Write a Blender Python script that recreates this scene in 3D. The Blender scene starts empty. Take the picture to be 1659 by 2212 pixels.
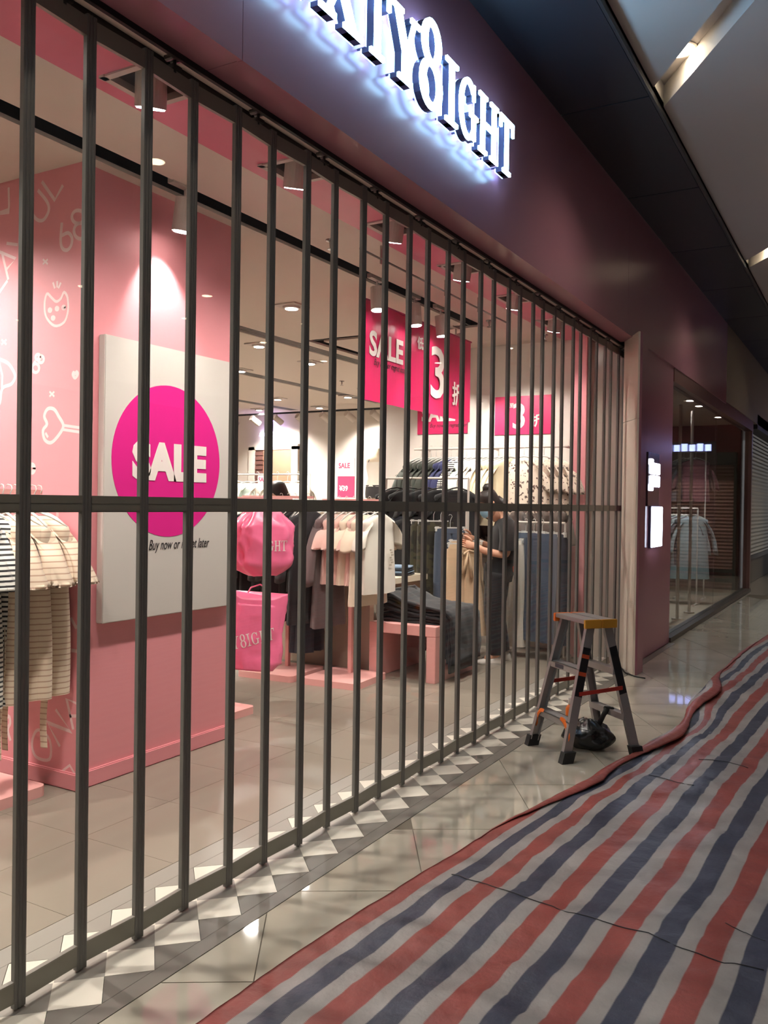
import bpy, bmesh, math, random
from mathutils import Vector, Matrix, noise
from mathutils.bvhtree import BVHTree
random.seed(7)
S = bpy.context.scene
COL = S.collection
# ------------------------------------------------------------------ camera
W_PX, H_PX, F_PX = 1659, 2212, 1861.0
CAM = Vector((2.07, 0.0, 1.43))
def _cam_axes(yaw=29.774, pitch=-0.58, roll=0.832):
    a, p, r = (math.radians(v) for v in (yaw, pitch, roll))
    F = Vector((-math.sin(a)*math.cos(p), math.cos(a)*math.cos(p), math.sin(p)))
    R = F.cross(Vector((0, 0, 1))).normalized(); U = R.cross(F)
    return F, R*math.cos(r)+U*math.sin(r), U*math.cos(r)-R*math.sin(r)
CF, CR, CU = _cam_axes()
cam_d = bpy.data.cameras.new('camera'); cam = bpy.data.objects.new('camera', cam_d); COL.objects.link(cam)
cam_d.sensor_fit = 'VERTICAL'; cam_d.sensor_height = 24.0; cam_d.lens = F_PX/H_PX*24.0
cam_d.clip_start = 0.05; cam_d.clip_end = 200
M = Matrix((CR, CU, -CF)).transposed().to_4x4(); M.translation = CAM
cam.matrix_world = M
S.camera = cam
# ------------------------------------------------------------------ world, exposure
wd = bpy.data.worlds.new('world'); S.world = wd; wd.use_nodes = True
wd.node_tree.nodes['Background'].inputs[0].default_value = (0.78, 0.77, 0.78, 1)
wd.node_tree.nodes['Background'].inputs[1].default_value = 0.22
S.view_settings.view_transform = 'Standard'; S.view_settings.look = 'None'
S.view_settings.gamma = 1.0; S.view_settings.use_curve_mapping = False
S.view_settings.exposure = 0.85
cy = S.cycles
cy.max_bounces = 5; cy.diffuse_bounces = 3; cy.glossy_bounces = 3; cy.transmission_bounces = 2; cy.transparent_max_bounces = 14
cy.caustics_reflective = False; cy.caustics_refractive = False; cy.use_adaptive_sampling = True; cy.adaptive_threshold = .1; cy.use_light_tree = False
cy.sample_clamp_indirect = 4.0
K_STORE, K_MALL, K_SIGN = 1.0, 1.0, 1.0        # light levels

# measured points of the place: a pixel of the photograph met with a plane of the building
def on(x, y, ax, val):
    v = CF + CR*((x-W_PX/2)/F_PX) - CU*((y-H_PX/2)/F_PX)
    return CAM + v*((val-CAM[ax])/v[ax])

# ------------------------------------------------------------------ materials
MATS = {}
def lin(c):
    return tuple(((v/255)/12.92 if v/255 <= .04045 else ((v/255+.055)/1.055)**2.4) for v in c)
def mat(name, rgb, rough=.5, metal=0., spec=.5, var=.0, scale=6., bump=0., bscale=80., coat=0., emit=None, estr=0., sheen=0.):
    if name in MATS: return MATS[name]
    m = bpy.data.materials.new(name); m.use_nodes = True; nt = m.node_tree
    b = nt.nodes['Principled BSDF']; c = lin(rgb)
    b.inputs['Base Color'].default_value = (*c, 1); b.inputs['Roughness'].default_value = rough
    b.inputs['Metallic'].default_value = metal; b.inputs['Specular IOR Level'].default_value = spec
    b.inputs['Coat Weight'].default_value = coat; b.inputs['Coat Roughness'].default_value = .05
    b.inputs['Sheen Weight'].default_value = sheen
    if emit:
        b.inputs['Emission Color'].default_value = (*emit, 1); b.inputs['Emission Strength'].default_value = estr
    tc = nt.nodes.new('ShaderNodeTexCoord')
    if var > 0:
        n = nt.nodes.new('ShaderNodeTexNoise'); n.inputs['Scale'].default_value = scale; n.inputs['Detail'].default_value = 4
        nt.links.new(tc.outputs['Object'], n.inputs['Vector'])
        mx = nt.nodes.new('ShaderNodeMix'); mx.data_type = 'RGBA'
        mx.inputs[6].default_value = (*[v*(1-var) for v in c], 1); mx.inputs[7].default_value = (*[min(1, v*(1+var)) for v in c], 1)
        nt.links.new(n.outputs['Fac'], mx.inputs[0]); nt.links.new(mx.outputs[2], b.inputs['Base Color'])
    if bump > 0:
        n2 = nt.nodes.new('ShaderNodeTexNoise'); n2.inputs['Scale'].default_value = bscale; n2.inputs['Detail'].default_value = 3
        nt.links.new(tc.outputs['Object'], n2.inputs['Vector'])
        bp = nt.nodes.new('ShaderNodeBump'); bp.inputs['Strength'].default_value = bump; bp.inputs['Distance'].default_value = .01
        nt.links.new(n2.outputs['Fac'], bp.inputs['Height']); nt.links.new(bp.outputs['Normal'], b.inputs['Normal'])
    MATS[name] = m; return m
def emis(name, rgb, s, sample=True):
    if name in MATS: return MATS[name]
    m = bpy.data.materials.new(name); m.use_nodes = True; nt = m.node_tree; nt.nodes.clear()
    e = nt.nodes.new('ShaderNodeEmission'); o = nt.nodes.new('ShaderNodeOutputMaterial')
    e.inputs[0].default_value = (*rgb, 1); e.inputs[1].default_value = s
    if not sample: m.cycles.emission_sampling = 'NONE'
    nt.links.new(e.outputs[0], o.inputs[0]); MATS[name] = m; return m
def glass(name, tint=(1, 1, 1), ior=1.45, rough=.0, boost=0.0, grazing=1.0):
    if name in MATS: return MATS[name]
    m = bpy.data.materials.new(name); m.use_nodes = True; nt = m.node_tree; nt.nodes.clear()
    t = nt.nodes.new('ShaderNodeBsdfTransparent'); t.inputs[0].default_value = (*tint, 1)
    gl = nt.nodes.new('ShaderNodeBsdfGlossy'); gl.inputs['Roughness'].default_value = rough
    lw = nt.nodes.new('ShaderNodeLayerWeight'); lw.inputs[0].default_value = .5
    mx = nt.nodes.new('ShaderNodeMixShader'); o = nt.nodes.new('ShaderNodeOutputMaterial')
    r0 = ((ior-1)/(ior+1))**2+boost
    pw = nt.nodes.new('ShaderNodeMath'); pw.operation = 'POWER'; pw.inputs[1].default_value = 5
    ma = nt.nodes.new('ShaderNodeMath'); ma.operation = 'MULTIPLY_ADD'; ma.inputs[1].default_value = (1-r0)*grazing; ma.inputs[2].default_value = r0; ma.use_clamp = True
    nt.links.new(lw.outputs['Facing'], pw.inputs[0]); nt.links.new(pw.outputs[0], ma.inputs[0]); nt.links.new(ma.outputs[0], mx.inputs[0])
    nt.links.new(t.outputs[0], mx.inputs[1]); nt.links.new(gl.outputs[0], mx.inputs[2]); nt.links.new(mx.outputs[0], o.inputs[0])
    MATS[name] = m; return m
def striped(name, a, b, per, frac, axis=2, rough=.85):
    """fabric printed with bands along one axis of the object"""
    if name in MATS: return MATS[name]
    m = mat(name, a, rough, sheen=.2); nt = m.node_tree; bs = nt.nodes['Principled BSDF']
    tc = nt.nodes.new('ShaderNodeTexCoord'); sx = nt.nodes.new('ShaderNodeSeparateXYZ')
    nt.links.new(tc.outputs['Object'], sx.inputs[0])
    d = nt.nodes.new('ShaderNodeMath'); d.operation = 'DIVIDE'; d.inputs[1].default_value = per
    f = nt.nodes.new('ShaderNodeMath'); f.operation = 'FRACT'; g = nt.nodes.new('ShaderNodeMath'); g.operation = 'LESS_THAN'; g.inputs[1].default_value = frac
    nt.links.new(sx.outputs[axis], d.inputs[0]); nt.links.new(d.outputs[0], f.inputs[0]); nt.links.new(f.outputs[0], g.inputs[0])
    mx = nt.nodes.new('ShaderNodeMix'); mx.data_type = 'RGBA'; mx.inputs[6].default_value = (*lin(a), 1); mx.inputs[7].default_value = (*lin(b), 1)
    nt.links.new(g.outputs[0], mx.inputs[0]); nt.links.new(mx.outputs[2], bs.inputs['Base Color'])
    return m
def blotch(name, a, b, scale, thr=.5, rough=.85):
    """fabric printed with patches"""
    if name in MATS: return MATS[name]
    m = mat(name, a, rough, sheen=.2); nt = m.node_tree; bs = nt.nodes['Principled BSDF']
    tc = nt.nodes.new('ShaderNodeTexCoord'); n = nt.nodes.new('ShaderNodeTexNoise'); n.inputs['Scale'].default_value = scale; n.inputs['Detail'].default_value = 2
    nt.links.new(tc.outputs['Object'], n.inputs['Vector'])
    r = nt.nodes.new('ShaderNodeValToRGB'); r.color_ramp.elements[0].position = thr-.02; r.color_ramp.elements[1].position = thr+.02
    r.color_ramp.elements[0].color = (*lin(a), 1); r.color_ramp.elements[1].color = (*lin(b), 1)
    nt.links.new(n.outputs['Fac'], r.inputs[0]); nt.links.new(r.outputs[0], bs.inputs['Base Color'])
    return m

# ------------------------------------------------------------------ mesh builder
class MB:
    def __init__(s): s.v = []; s.f = []
    def add(s, vs, fs):
        o = len(s.v); s.v += [tuple(p) for p in vs]; s.f += [tuple(i+o for i in f) for f in fs]; return s
    def box(s, x0, x1, y0, y1, z0, z1):
        return s.add([(x0,y0,z0),(x1,y0,z0),(x1,y1,z0),(x0,y1,z0),(x0,y0,z1),(x1,y0,z1),(x1,y1,z1),(x0,y1,z1)],
            [(0,3,2,1),(4,5,6,7),(0,1,5,4),(1,2,6,5),(2,3,7,6),(3,0,4,7)])
    def obox(s, o, ax, ay, az):
        """box from a corner and three edge vectors"""
        o, ax, ay, az = Vector(o), Vector(ax), Vector(ay), Vector(az)
        return s.add([o, o+ax, o+ax+ay, o+ay, o+az, o+ax+az, o+ax+ay+az, o+ay+az],
            [(0,3,2,1),(4,5,6,7),(0,1,5,4),(1,2,6,5),(2,3,7,6),(3,0,4,7)])
    def bar(s, a, b, wx, wy, up=(0,0,1)):
        """straight bar of rectangular section from a to b"""
        a, b = Vector(a), Vector(b); d = (b-a).normalized(); u = Vector(up)
        if abs(d.dot(u)) > .98: u = Vector((1,0,0))
        x = d.cross(u).normalized(); y = x.cross(d)
        return s.obox(a-x*wx/2-y*wy/2, x*wx, y*wy, b-a)
    def prism(s, poly, z0, z1):
        """vertical prism over a footprint (counter-clockwise)"""
        n = len(poly); vs = [(p[0],p[1],z0) for p in poly]+[(p[0],p[1],z1) for p in poly]
        fs = [tuple(reversed(range(n))), tuple(range(n, 2*n))]+[(i,(i+1)%n,n+(i+1)%n,n+i) for i in range(n)]
        return s.add(vs, fs)
    def loft(s, rings, cap=True, closed=True):
        n = len(rings[0]); vs = [p for r in rings for p in r]; fs = []
        for j in range(len(rings)-1):
            for i in range(n if closed else n-1):
                k = (i+1) % n; fs.append((j*n+i, j*n+k, (j+1)*n+k, (j+1)*n+i))
        if cap: fs += [tuple(reversed(range(n))), tuple(range((len(rings)-1)*n, len(rings)*n))]
        return s.add(vs, fs)
    def tube(s, pts, r, n=8, cap=True):
        pts = [Vector(p) for p in pts]; rs = r if isinstance(r, (list, tuple)) else [r]*len(pts)
        rings = []; ref = None
        for i, p in enumerate(pts):
            d = (pts[min(i+1, len(pts)-1)]-pts[max(i-1, 0)]).normalized()
            if ref is None: ref = d.orthogonal().normalized()
            ref = (ref-d*ref.dot(d)).normalized(); q = d.cross(ref)
            rings.append([p+(ref*math.cos(t)+q*math.sin(t))*rs[i] for t in (2*math.pi*k/n for k in range(n))])
        return s.loft(rings, cap)
    def cyl(s, a, b, r, n=16, r2=None): return s.tube([a, b], [r, r if r2 is None else r2], n)
    def lathe(s, prof, n=20, c=(0,0,0)):
        return s.loft([[(c[0]+r*math.cos(2*math.pi*i/n), c[1]+r*math.sin(2*math.pi*i/n), c[2]+z) for i in range(n)] for r, z in prof])
    def mesh(s, name, m=None, smooth=False):
        me = bpy.data.meshes.new(name); me.from_pydata(s.v, [], s.f); me.update()
        if m: me.materials.append(m)
        if smooth:
            for p in me.polygons: p.use_smooth = True
        return me
    def build(s, name, m, parent=None, smooth=False, bevel=0., local=False):
        o = bpy.data.objects.new(name, s.mesh(name, m, smooth)); COL.objects.link(o)
        bm = bmesh.new(); bm.from_mesh(o.data); bmesh.ops.recalc_face_normals(bm, faces=bm.faces)
        if bevel > 0: bmesh.ops.bevel(bm, geom=bm.edges[:]+bm.verts[:], offset=bevel, segments=2, affect='EDGES', clamp_overlap=True)
        bm.to_mesh(o.data); bm.free()
        if parent:
            o.parent = parent
            if parent.type == 'EMPTY' and not local: o.matrix_parent_inverse = parent.matrix_basis.inverted()
        return o
def tag(o, label, cat, group=None, kind=None):
    o['label'] = label; o['category'] = cat
    if group: o['group'] = group
    if kind: o['kind'] = kind
    return o
def struct(o, label, cat): return tag(o, label, cat, kind='structure')
def thing(name, label, cat, loc=(0,0,0), rz=0., group=None):
    o = bpy.data.objects.new(name, None); COL.objects.link(o); o.empty_display_size = .1
    o.location = loc; o.rotation_euler = (0,0,rz); return tag(o, label, cat, group)
def ob(name, me, parent=None, loc=(0,0,0), rot=(0,0,0), m=None):
    """another object on shared mesh data"""
    o = bpy.data.objects.new(name, me); COL.objects.link(o); o.location = loc; o.rotation_euler = rot
    if m:
        if not me.materials: me.materials.append(m)
        o.material_slots[0].link = 'OBJECT'; o.material_slots[0].material = m
    if parent: o.parent = parent
    return o
ORD = ['first','second','third','fourth','fifth','sixth','seventh','eighth','ninth','tenth','eleventh','twelfth','thirteenth','fourteenth','fifteenth','sixteenth']

# ------------------------------------------------------------------ lettering
def text_obj(name, body, size, m, parent, origin, right, up, thick=.002, bold=0., shear=0., align='LEFT', sx=1.):
    """flat lettering: mesh text laid on a surface at origin, reading along right"""
    cu = bpy.data.curves.new('lettering', 'FONT'); cu.body = body; cu.size = size; cu.extrude = thick/2
    cu.offset = bold; cu.shear = shear; cu.align_x = align; cu.resolution_u = 3
    t = bpy.data.objects.new('lettering', cu); COL.objects.link(t)
    me = bpy.data.meshes.new_from_object(t.evaluated_get(bpy.context.evaluated_depsgraph_get()))
    bpy.data.objects.remove(t)
    r, u = Vector(right).normalized(), Vector(up).normalized(); n = r.cross(u)
    M4 = Matrix((r*sx, u, n)).transposed().to_4x4(); M4.translation = Vector(origin)
    me.transform(M4); me.materials.clear(); me.materials.append(m)
    o = bpy.data.objects.new(name, me); COL.objects.link(o)
    if parent:
        o.parent = parent
        if parent.type == 'EMPTY': o.matrix_parent_inverse = parent.matrix_basis.inverted()
    return o
def arc(cx, cy, rx, ry, a0, a1, t0, t1, n=22):
    """quads along an elliptical stroke whose width swells from t0 (top, bottom) to t1 (sides)"""
    out = []
    for i in range(n):
        q = []
        for a in (a0+(a1-a0)*i/n, a0+(a1-a0)*(i+1)/n):
            a = math.radians(a); t = t0+(t1-t0)*abs(math.cos(a))**1.5
            q.append(((cx+(rx+t/2)*math.cos(a), cy+(ry+t/2)*math.sin(a)), (cx+(rx-t/2)*math.cos(a), cy+(ry-t/2)*math.sin(a))))
        out.append([q[0][0], q[1][0], q[1][1], q[0][1]])
    return out
def rc(x0, x1, y0, y1): return [(x0,y0),(x1,y0),(x1,y1),(x0,y1)]
def serif_glyph(ch, st=.15, th=.075, sf=.055):
    """serif capitals, height 1; list of convex polygons and the advance width"""
    if ch == 'I': return [rc(.14,.14+st,0,1), rc(.0,.28+st,0,sf), rc(.0,.28+st,1-sf,1)], .28+st
    if ch == 'T':
        return [rc(.30,.30+st,0,1), rc(.17,.43+st,0,sf), rc(0,.6+st,1-th,1), rc(0,sf*1.2,.76,1), rc(.6+st-sf*1.2,.6+st,.76,1)], .6+st
    if ch == 'H':
        return [rc(.1,.1+st,0,1), rc(.6,.6+st,0,1), rc(.1,.7,.47,.47+th)]+[rc(x-.1,x+st+.1,y,y+sf) for x in (.1,.6) for y in (0,1-sf)], .85
    if ch == 'Y':
        return [rc(.30,.30+st,0,.5), rc(.18,.42+st,0,sf), [(.30,.42),(.30+st,.48),(.08+st,1),(.06,1)], [(.32+st-.06,.48),(.32+st,.42),(.68,1),(.68-th,1)],
                rc(-.02,.30,1-sf,1), rc(.52,.80,1-sf,1)], .78
    if ch == 'X':
        return [[(.55,0),(.57+st,0),(.1+st,1),(.08,1)], [(.08,0),(.08+th,0),(.62,1),(.62-th,1)], rc(-.02,.28,0,sf), rc(.44,.82,0,sf), rc(-.02,.34,1-sf,1), rc(.46,.76,1-sf,1)], .8
    if ch == '8': return arc(.3,.27,.235,.27,0,360,th,st)+arc(.3,.79,.195,.25,0,360,th,st), .62
    if ch == 'G':
        return arc(.42,.5,.33,.46,48,318,th,st)+[rc(.62,.62+st,.06,.44), rc(.50,.88,.42,.42+sf), rc(.64,.64+sf*1.2,.70,.97)], .88
    if ch == 'S':
        return arc(.3,.73,.2,.23,20,270,th,st*.9,16)+arc(.3,.27,.22,.23,-160,90,th,st*.9,16)+[rc(.46,.52,.70,.97), rc(.06,.12,.03,.28)], .58
    return [], .3
def glyph_prism(mb, polys, o, right, up, h, d, sx=1.):
    """extrude glyph polygons off a plane: o origin, h height, d depth along the normal"""
    right, up = Vector(right), Vector(up); n = right.cross(up).normalized()
    for p in polys:
        k = len(p); a = [Vector(o)+right*(x*h*sx)+up*(y*h) for x, y in p]
        vs = a+[q+n*d for q in a]
        mb.add(vs, [tuple(reversed(range(k))), tuple(range(k, 2*k))]+[(i,(i+1)%k,k+(i+1)%k,k+i) for i in range(k)])
    return mb
def poly_fix(polys):
    out = []
    for p in polys:
        ar = sum(p[i][0]*p[(i+1)%len(p)][1]-p[(i+1)%len(p)][0]*p[i][1] for i in range(len(p)))
        out.append(p if ar > 0 else p[::-1])
    return out
def spot(name, loc, target, watts, angle, rgb, parent=None, blend=.5, rad=.04):
    l = bpy.data.lights.new(name, 'SPOT'); l.energy = watts; l.spot_size = math.radians(angle); l.spot_blend = blend
    l.color = rgb; l.shadow_soft_size = rad
    o = bpy.data.objects.new(name, l); COL.objects.link(o)
    d = Vector(target)-Vector(loc); o.location = loc; o.rotation_euler = d.to_track_quat('-Z', 'Y').to_euler()
    if parent:
        o.parent = parent; o.matrix_parent_inverse = parent.matrix_basis.inverted()
    return o
# ================================================================== THE SETTING
PINK = mat('pink_paint', (232,150,157), .55, var=.03, scale=2)
PINKC = mat('pink_ceiling_paint', (216,112,136), .35, var=.03)
LACQ = mat('pink_lacquer', (166,112,126), .28, spec=.5, var=.03, scale=1.5)
WHITE = mat('white_paint', (232,222,212), .6, var=.02, scale=2)
CEILW = mat('ceiling_white', (228,214,202), .7, var=.02)
BLACK = mat('black_matt', (22,22,24), .5)
RAILM = mat('palepink_powdercoat', (240,178,172), .45)
ALU = mat('dark_aluminium', (112,110,106), .38, metal=.1, var=.06, scale=30)
GLASS = glass('clear_pane', (.985,.985,.98), 1.38, 0., .0, .5)
WARM = (1.0, .86, .70)
STORE = (1.0, .945, .87)

# ---- shop floor: slab and square tiles
fl = MB().box(-10.2,-.31,-3,13.2,-.2,-.004).build('floor', mat('shop_tile_far', (140,131,118), .35, var=.05, scale=1.2))
struct(fl, 'matt grey-beige tiled shop floor behind the folding door', 'floor')
tile_m = mat('shop_tile', (141,132,119), .33, var=.07, scale=1.6, bump=.02, bscale=30)
tmesh = MB().box(.001,.509,.001,.509,-.01,0).mesh('floor_tile', tile_m)
for i in range(6):
    for j in range(17):
        ob('floor_tile', tmesh, fl, (-.31-.51*(i+1), -.02+.51*j, 0))

# ---- threshold strip with a chequer of diamonds
th = MB().box(-.31,.25,-3,9.4,-.2,-.012).build('trim_1', mat('threshold_bed', (96,92,86), .5))
struct(th, 'chequered threshold strip of grey and white diamond tiles under the door', 'threshold')
gd = mat('grey_diamond_tile', (112,107,100), .4, var=.06, scale=5); gl_ = mat('midgrey_diamond_tile', (150,145,136), .38, var=.05, scale=5)
wt = mat('white_diamond_tile', (218,211,197), .35, var=.03, scale=5)
D = .103; q = .0012
dia = lambda m, n: MB().prism([(-D+q,0),(0,-D+q),(D-q,0),(0,D-q)],-.012,0).mesh(n, m)
halfL = MB().prism([(0,-D+q),(0,D-q),(-D+q,0)],-.012,0).mesh('half_tile', gl_)
dw, dg = dia(wt,'white_tile'), dia(gl_,'grey_tile')
for k2 in range(-8, 36):
    y = 1.72+.206*k2
    if y > 8.3: break
    ob('white_tile', dw, th, (.085,y,0)); ob('white_tile', dw, th, (-.115,y,0))
    ob('grey_tile', dg, th, (-.015,y+.103,0))
e = MB()
e.box(.188,.25,-3,9.4,-.012,0)
for k2 in range(-8, 36):
    y = 1.72+.206*k2+.103
    if y > 8.3: break
    e.prism([(.0865,y),(.1865,y-D+q*2),(.1865,y+D-q*2)],-.012,0)
e.build('border_strip', gd, th)
e = MB().box(-.308,-.219,-3,9.4,-.012,0)
for k2 in range(-8, 36):
    y = 1.72+.206*k2+.103
    if y > 8.3: break
    e.prism([(-.1165,y),(-.2175,y+D-q*2),(-.2175,y-D+q*2)],-.012,0)
e.build('inner_border_strip', gl_, th)

# ---- mall floor: polished tiles laid at an angle to the shop front
mf_m = bpy.data.materials.new('polished_mall_tile'); mf_m.use_nodes = True
def floor_nodes(m, joints):
    nt = m.node_tree; b = nt.nodes['Principled BSDF']; b.inputs['Roughness'].default_value = .04; b.inputs['Specular IOR Level'].default_value = .9
    tc = nt.nodes.new('ShaderNodeTexCoord'); n = nt.nodes.new('ShaderNodeTexNoise'); n.inputs['Scale'].default_value = 2.2; n.inputs['Detail'].default_value = 6
    nt.links.new(tc.outputs['Object'], n.inputs['Vector'])
    r = nt.nodes.new('ShaderNodeValToRGB'); r.color_ramp.elements[0].position = .3; r.color_ramp.elements[1].position = .7
    r.color_ramp.elements[0].color = (*lin((156,149,135)),1); r.color_ramp.elements[1].color = (*lin((178,171,157)),1)
    nt.links.new(n.outputs['Fac'], r.inputs[0]); nt.links.new(r.outputs[0], b.inputs['Base Color'])
floor_nodes(mf_m, False)
mf = MB().box(.25,14,-6,34,-.2,-.003).box(-.5,.25,16.1,34,-.2,-.003).box(.05,.25,9.4,16.1,-.2,-.003).build('floor_mall', mf_m)
struct(mf, 'polished beige mall floor running past the shop front', 'floor')
grout = mat('tile_joint', (92,84,70), .6)
A32 = math.radians(32.3); E1 = Vector((math.cos(A32), math.sin(A32))); E2 = Vector((-math.sin(A32), math.cos(A32)))
EDGE = [(-2,.5),(1.8,.5),(2.05,.49),(2.51,.53),(2.92,.57),(3.25,.61),(3.58,.64),(3.83,.70),(4.25,.77),(4.63,.82),(4.95,.87),(5.21,.90),(5.52,.95),(5.8,.98),(6.2,.95),(6.56,.90),(6.94,.92),(7.54,.90),(8.29,.92),(9.17,.93),(10.5,1.02),(12,1.08),(15,1.15)]
def edge_x(y):
    for (a, xa), (b, xb) in zip(EDGE, EDGE[1:]):
        if a <= y <= b: return xa+(xb-xa)*(y-a)/(b-a)
    return EDGE[-1][1] if y > 0 else EDGE[0][1]
def clip(poly, x0):
    out = []
    for i in range(len(poly)):
        p, r = poly[i], poly[(i+1)%len(poly)]
        if p[0] >= x0: out.append(p)
        if (p[0] >= x0) != (r[0] >= x0):
            t = (x0-p[0])/(r[0]-p[0]); out.append((x0, p[1]+(r[1]-p[1])*t))
    return out
jn = MB()
for i in range(-14, 26):
    for j in range(-6, 34):
        u0, v0 = 1.4946+.567*i+.002, 2.055+.597*j+.002
        c = [E1*u+E2*v for u, v in ((u0,v0),(u0+.563,v0),(u0+.563,v0+.593),(u0,v0+.593))]
        cx, cy = sum(p.x for p in c)/4, sum(p.y for p in c)/4
        if cy < 1.2 or cy > 15 or cx < 0 or cx > edge_x(cy)+.35: continue
        p = clip([(q_.x,q_.y) for q_ in c], .254)
        if len(p) < 3: continue
        ar = abs(sum(p[a][0]*p[(a+1)%len(p)][1]-p[(a+1)%len(p)][0]*p[a][1] for a in range(len(p))))
        if ar < .01: continue
        MB().prism(p, -.003, .0).build('floor_tile', mf_m, mf)
for a in mf.children: a.data.materials[0] = mf_m
mfg = MB().box(.25,1.9,0,15.5,-.0032,-.0025).build('joint_bed', grout, mf)

# ---- ceilings
def plane_holes(x0, x1, y0, y1, z, holes, th_=.02):
    xs = sorted({x0,x1,*[h[0] for h in holes],*[h[1] for h in holes]}); ys = sorted({y0,y1,*[h[2] for h in holes],*[h[3] for h in holes]})
    xs = [v for v in xs if x0 <= v <= x1]; ys = [v for v in ys if y0 <= v <= y1]; mb = MB()
    for a, b in zip(xs, xs[1:]):
        for c, d in zip(ys, ys[1:]):
            mx, my = (a+b)/2, (c+d)/2
            if any(h[0] < mx < h[1] and h[2] < my < h[3] for h in holes): continue
            mb.box(a,b,c,d,z,z+th_)
    return mb
ZC = 3.07
FIX = [(-.45, 2.50+i*.985) for i in range(-2, 7)]
holes = [(x-.12,x+.12,y-.14,y+.14) for x, y in FIX if y < 8.2]
pc = plane_holes(-.66,-.06,-3,8.35,ZC,holes).build('ceiling_pink', PINKC)
struct(pc, 'pink painted ceiling band just inside the folding door', 'ceiling')
SLOT = [(-1.235,-1.09,-2,7.33), (-2.93,-1.09,7.20,7.33), (-2.99,-2.86,7.20,9.6)]
GRILL = [(-3.32,-3.12,3,9.5),(-5.10,-4.90,5,12.2),(-7.1,-6.9,6,12.6)]
wc = plane_holes(-10.2,-.66,-3,13.2,ZC,[(SLOT[0])]+[(-2.99,-1.235,7.20,7.33),(-2.99,-2.86,7.33,9.6)]+GRILL).build('ceiling_white', CEILW)
struct(wc, 'white shop ceiling with a black slot and air grilles', 'ceiling')
s_ = MB()
for a, b, c, d in [(-1.235,-1.09,-2,7.33),(-2.99,-1.235,7.20,7.33),(-2.99,-2.86,7.33,9.6)]:
    s_.box(a-.01,b+.01,c-.01,d+.01,ZC+.13,ZC+.15)
    s_.box(a-.01,a,c,d,ZC+.02,ZC+.14); s_.box(b,b+.01,c,d,ZC+.02,ZC+.14); s_.box(a,b,c-.01,c,ZC+.02,ZC+.14); s_.box(a,b,d,d+.01,ZC+.02,ZC+.14)
s_.build('lighting_slot', BLACK, wc)
gm = mat('grille_grey', (150,146,142), .5)
for a, b, c, d in GRILL:
    g_ = MB().box(a-.01,b+.01,c,d,ZC+.1,ZC+.11); g_.build('grille_back', mat('grille_dark', (70,68,66), .6), wc)
    for k2 in range(5):
        x = a+.01+(b-a-.03)*k2/4
        MB().box(x,x+.012,c,d,ZC+.004,ZC+.05).build('grille_slat', gm, wc)

# ---- shop walls
wf = MB().box(-2.72,-.02,8.30,8.42,0,ZC).build('wall_right', WHITE)
struct(wf, 'white side wall of the shop behind the clothes rails', 'wall')
wp = MB().box(-2.72,-2.60,8.42,13.1,0,ZC).build('wall_return', WHITE); struct(wp, 'white return wall beside the deep part of the shop', 'wall')
wb_ = MB().box(-10.2,-2.6,13.0,13.2,0,ZC).build('wall_back', WHITE); struct(wb_, 'white back wall with the doorway and purple neon', 'wall')
wl = MB().box(-10.3,-10.1,-3,13.2,0,ZC).build('wall_rear', WHITE); struct(wl, 'white rear wall of the shop', 'wall')
wn = MB().box(-10.2,.2,-3.1,-3,0,4.03).build('wall_near', WHITE); struct(wn, 'white near end wall of the shop', 'wall')
for nm, rg in (('pink_column', (-.44,-.32,7.98,8.30)),):
    c_ = MB().box(rg[0],rg[1],rg[2],rg[3],0,ZC).build(nm, PINK); struct(c_, 'slim pink column at the end of the shop side wall', 'column')
    MB().box(rg[0]-.01,rg[1]+.01,rg[2]-.01,rg[3],0,.08).build('column_base', PINK, c_)
gp = mat('grey_laminate', (176,166,154), .25, spec=.6)
sp_ = MB()
sw = MB().box(-.32,.06,8.12,8.20,0,ZC).build('wall_jamb_inner', gp); struct(sw, 'glossy grey jamb wall behind the folded door leaves', 'wall')

# ---- fascia, soffit, jamb and pilaster
fa = MB().box(-.06,.18,-3,12.93,2.93,4.03).build('wall_front', LACQ)
struct(fa, 'glossy pink-purple fascia above the shop opening', 'wall')
for a, b in ((-3,-.2),(-.2,2.27),(2.27,7.4),(7.4,12.93)):
    MB().box(.18,.20,a+.0015,b-.0015,2.905,4.03).build('fascia_panel', LACQ, fa)
for a, b in ((-3,-.2),(-.2,2.27),(2.27,7.77)):
    MB().box(.045,.18,a+.0015,b-.0015,2.908,2.93).build('soffit_panel', LACQ, fa)
fh = MB().box(-.075,-.06,-3,8.3,2.93,ZC).build('header_lining', PINKC, fa)
pil = MB().prism([(.09,7.78),(.31,7.40),(.325,7.42),(.325,7.62),(.18,7.72),(.18,9.42),(.02,9.42),(.02,8.12),(.09,8.12)],0,2.915).build('wall_pilaster', LACQ)
struct(pil, 'glossy purple pilaster at the far end of the shop opening', 'pilaster')
dj = (Vector((.31,7.40,0))-Vector((.09,7.78,0))); nj = Vector((-dj.y,dj.x,0)).normalized()*-1
if nj.y > 0: nj = -nj
jm = mat('white_laminate', (236,222,206), .35)
jw = MB()
for za, zb in ((.0,2.18),(2.184,2.915)):
    jw.obox(Vector((.09,7.78,za))+nj*.0, dj*.72, nj*.012, (0,0,zb-za))
    jw.obox(Vector((.09,7.78,za))+dj*.735, dj*.265, nj*.016, (0,0,zb-za))
jwo = jw.build('jamb_board', jm, pil)
wu = MB().box(-.05,.20,12.94,34,2.93,4.07).build('wall_far', mat('taupe_plaster', (150,140,122), .6)); struct(wu, 'taupe wall above the far display window', 'wall')

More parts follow.
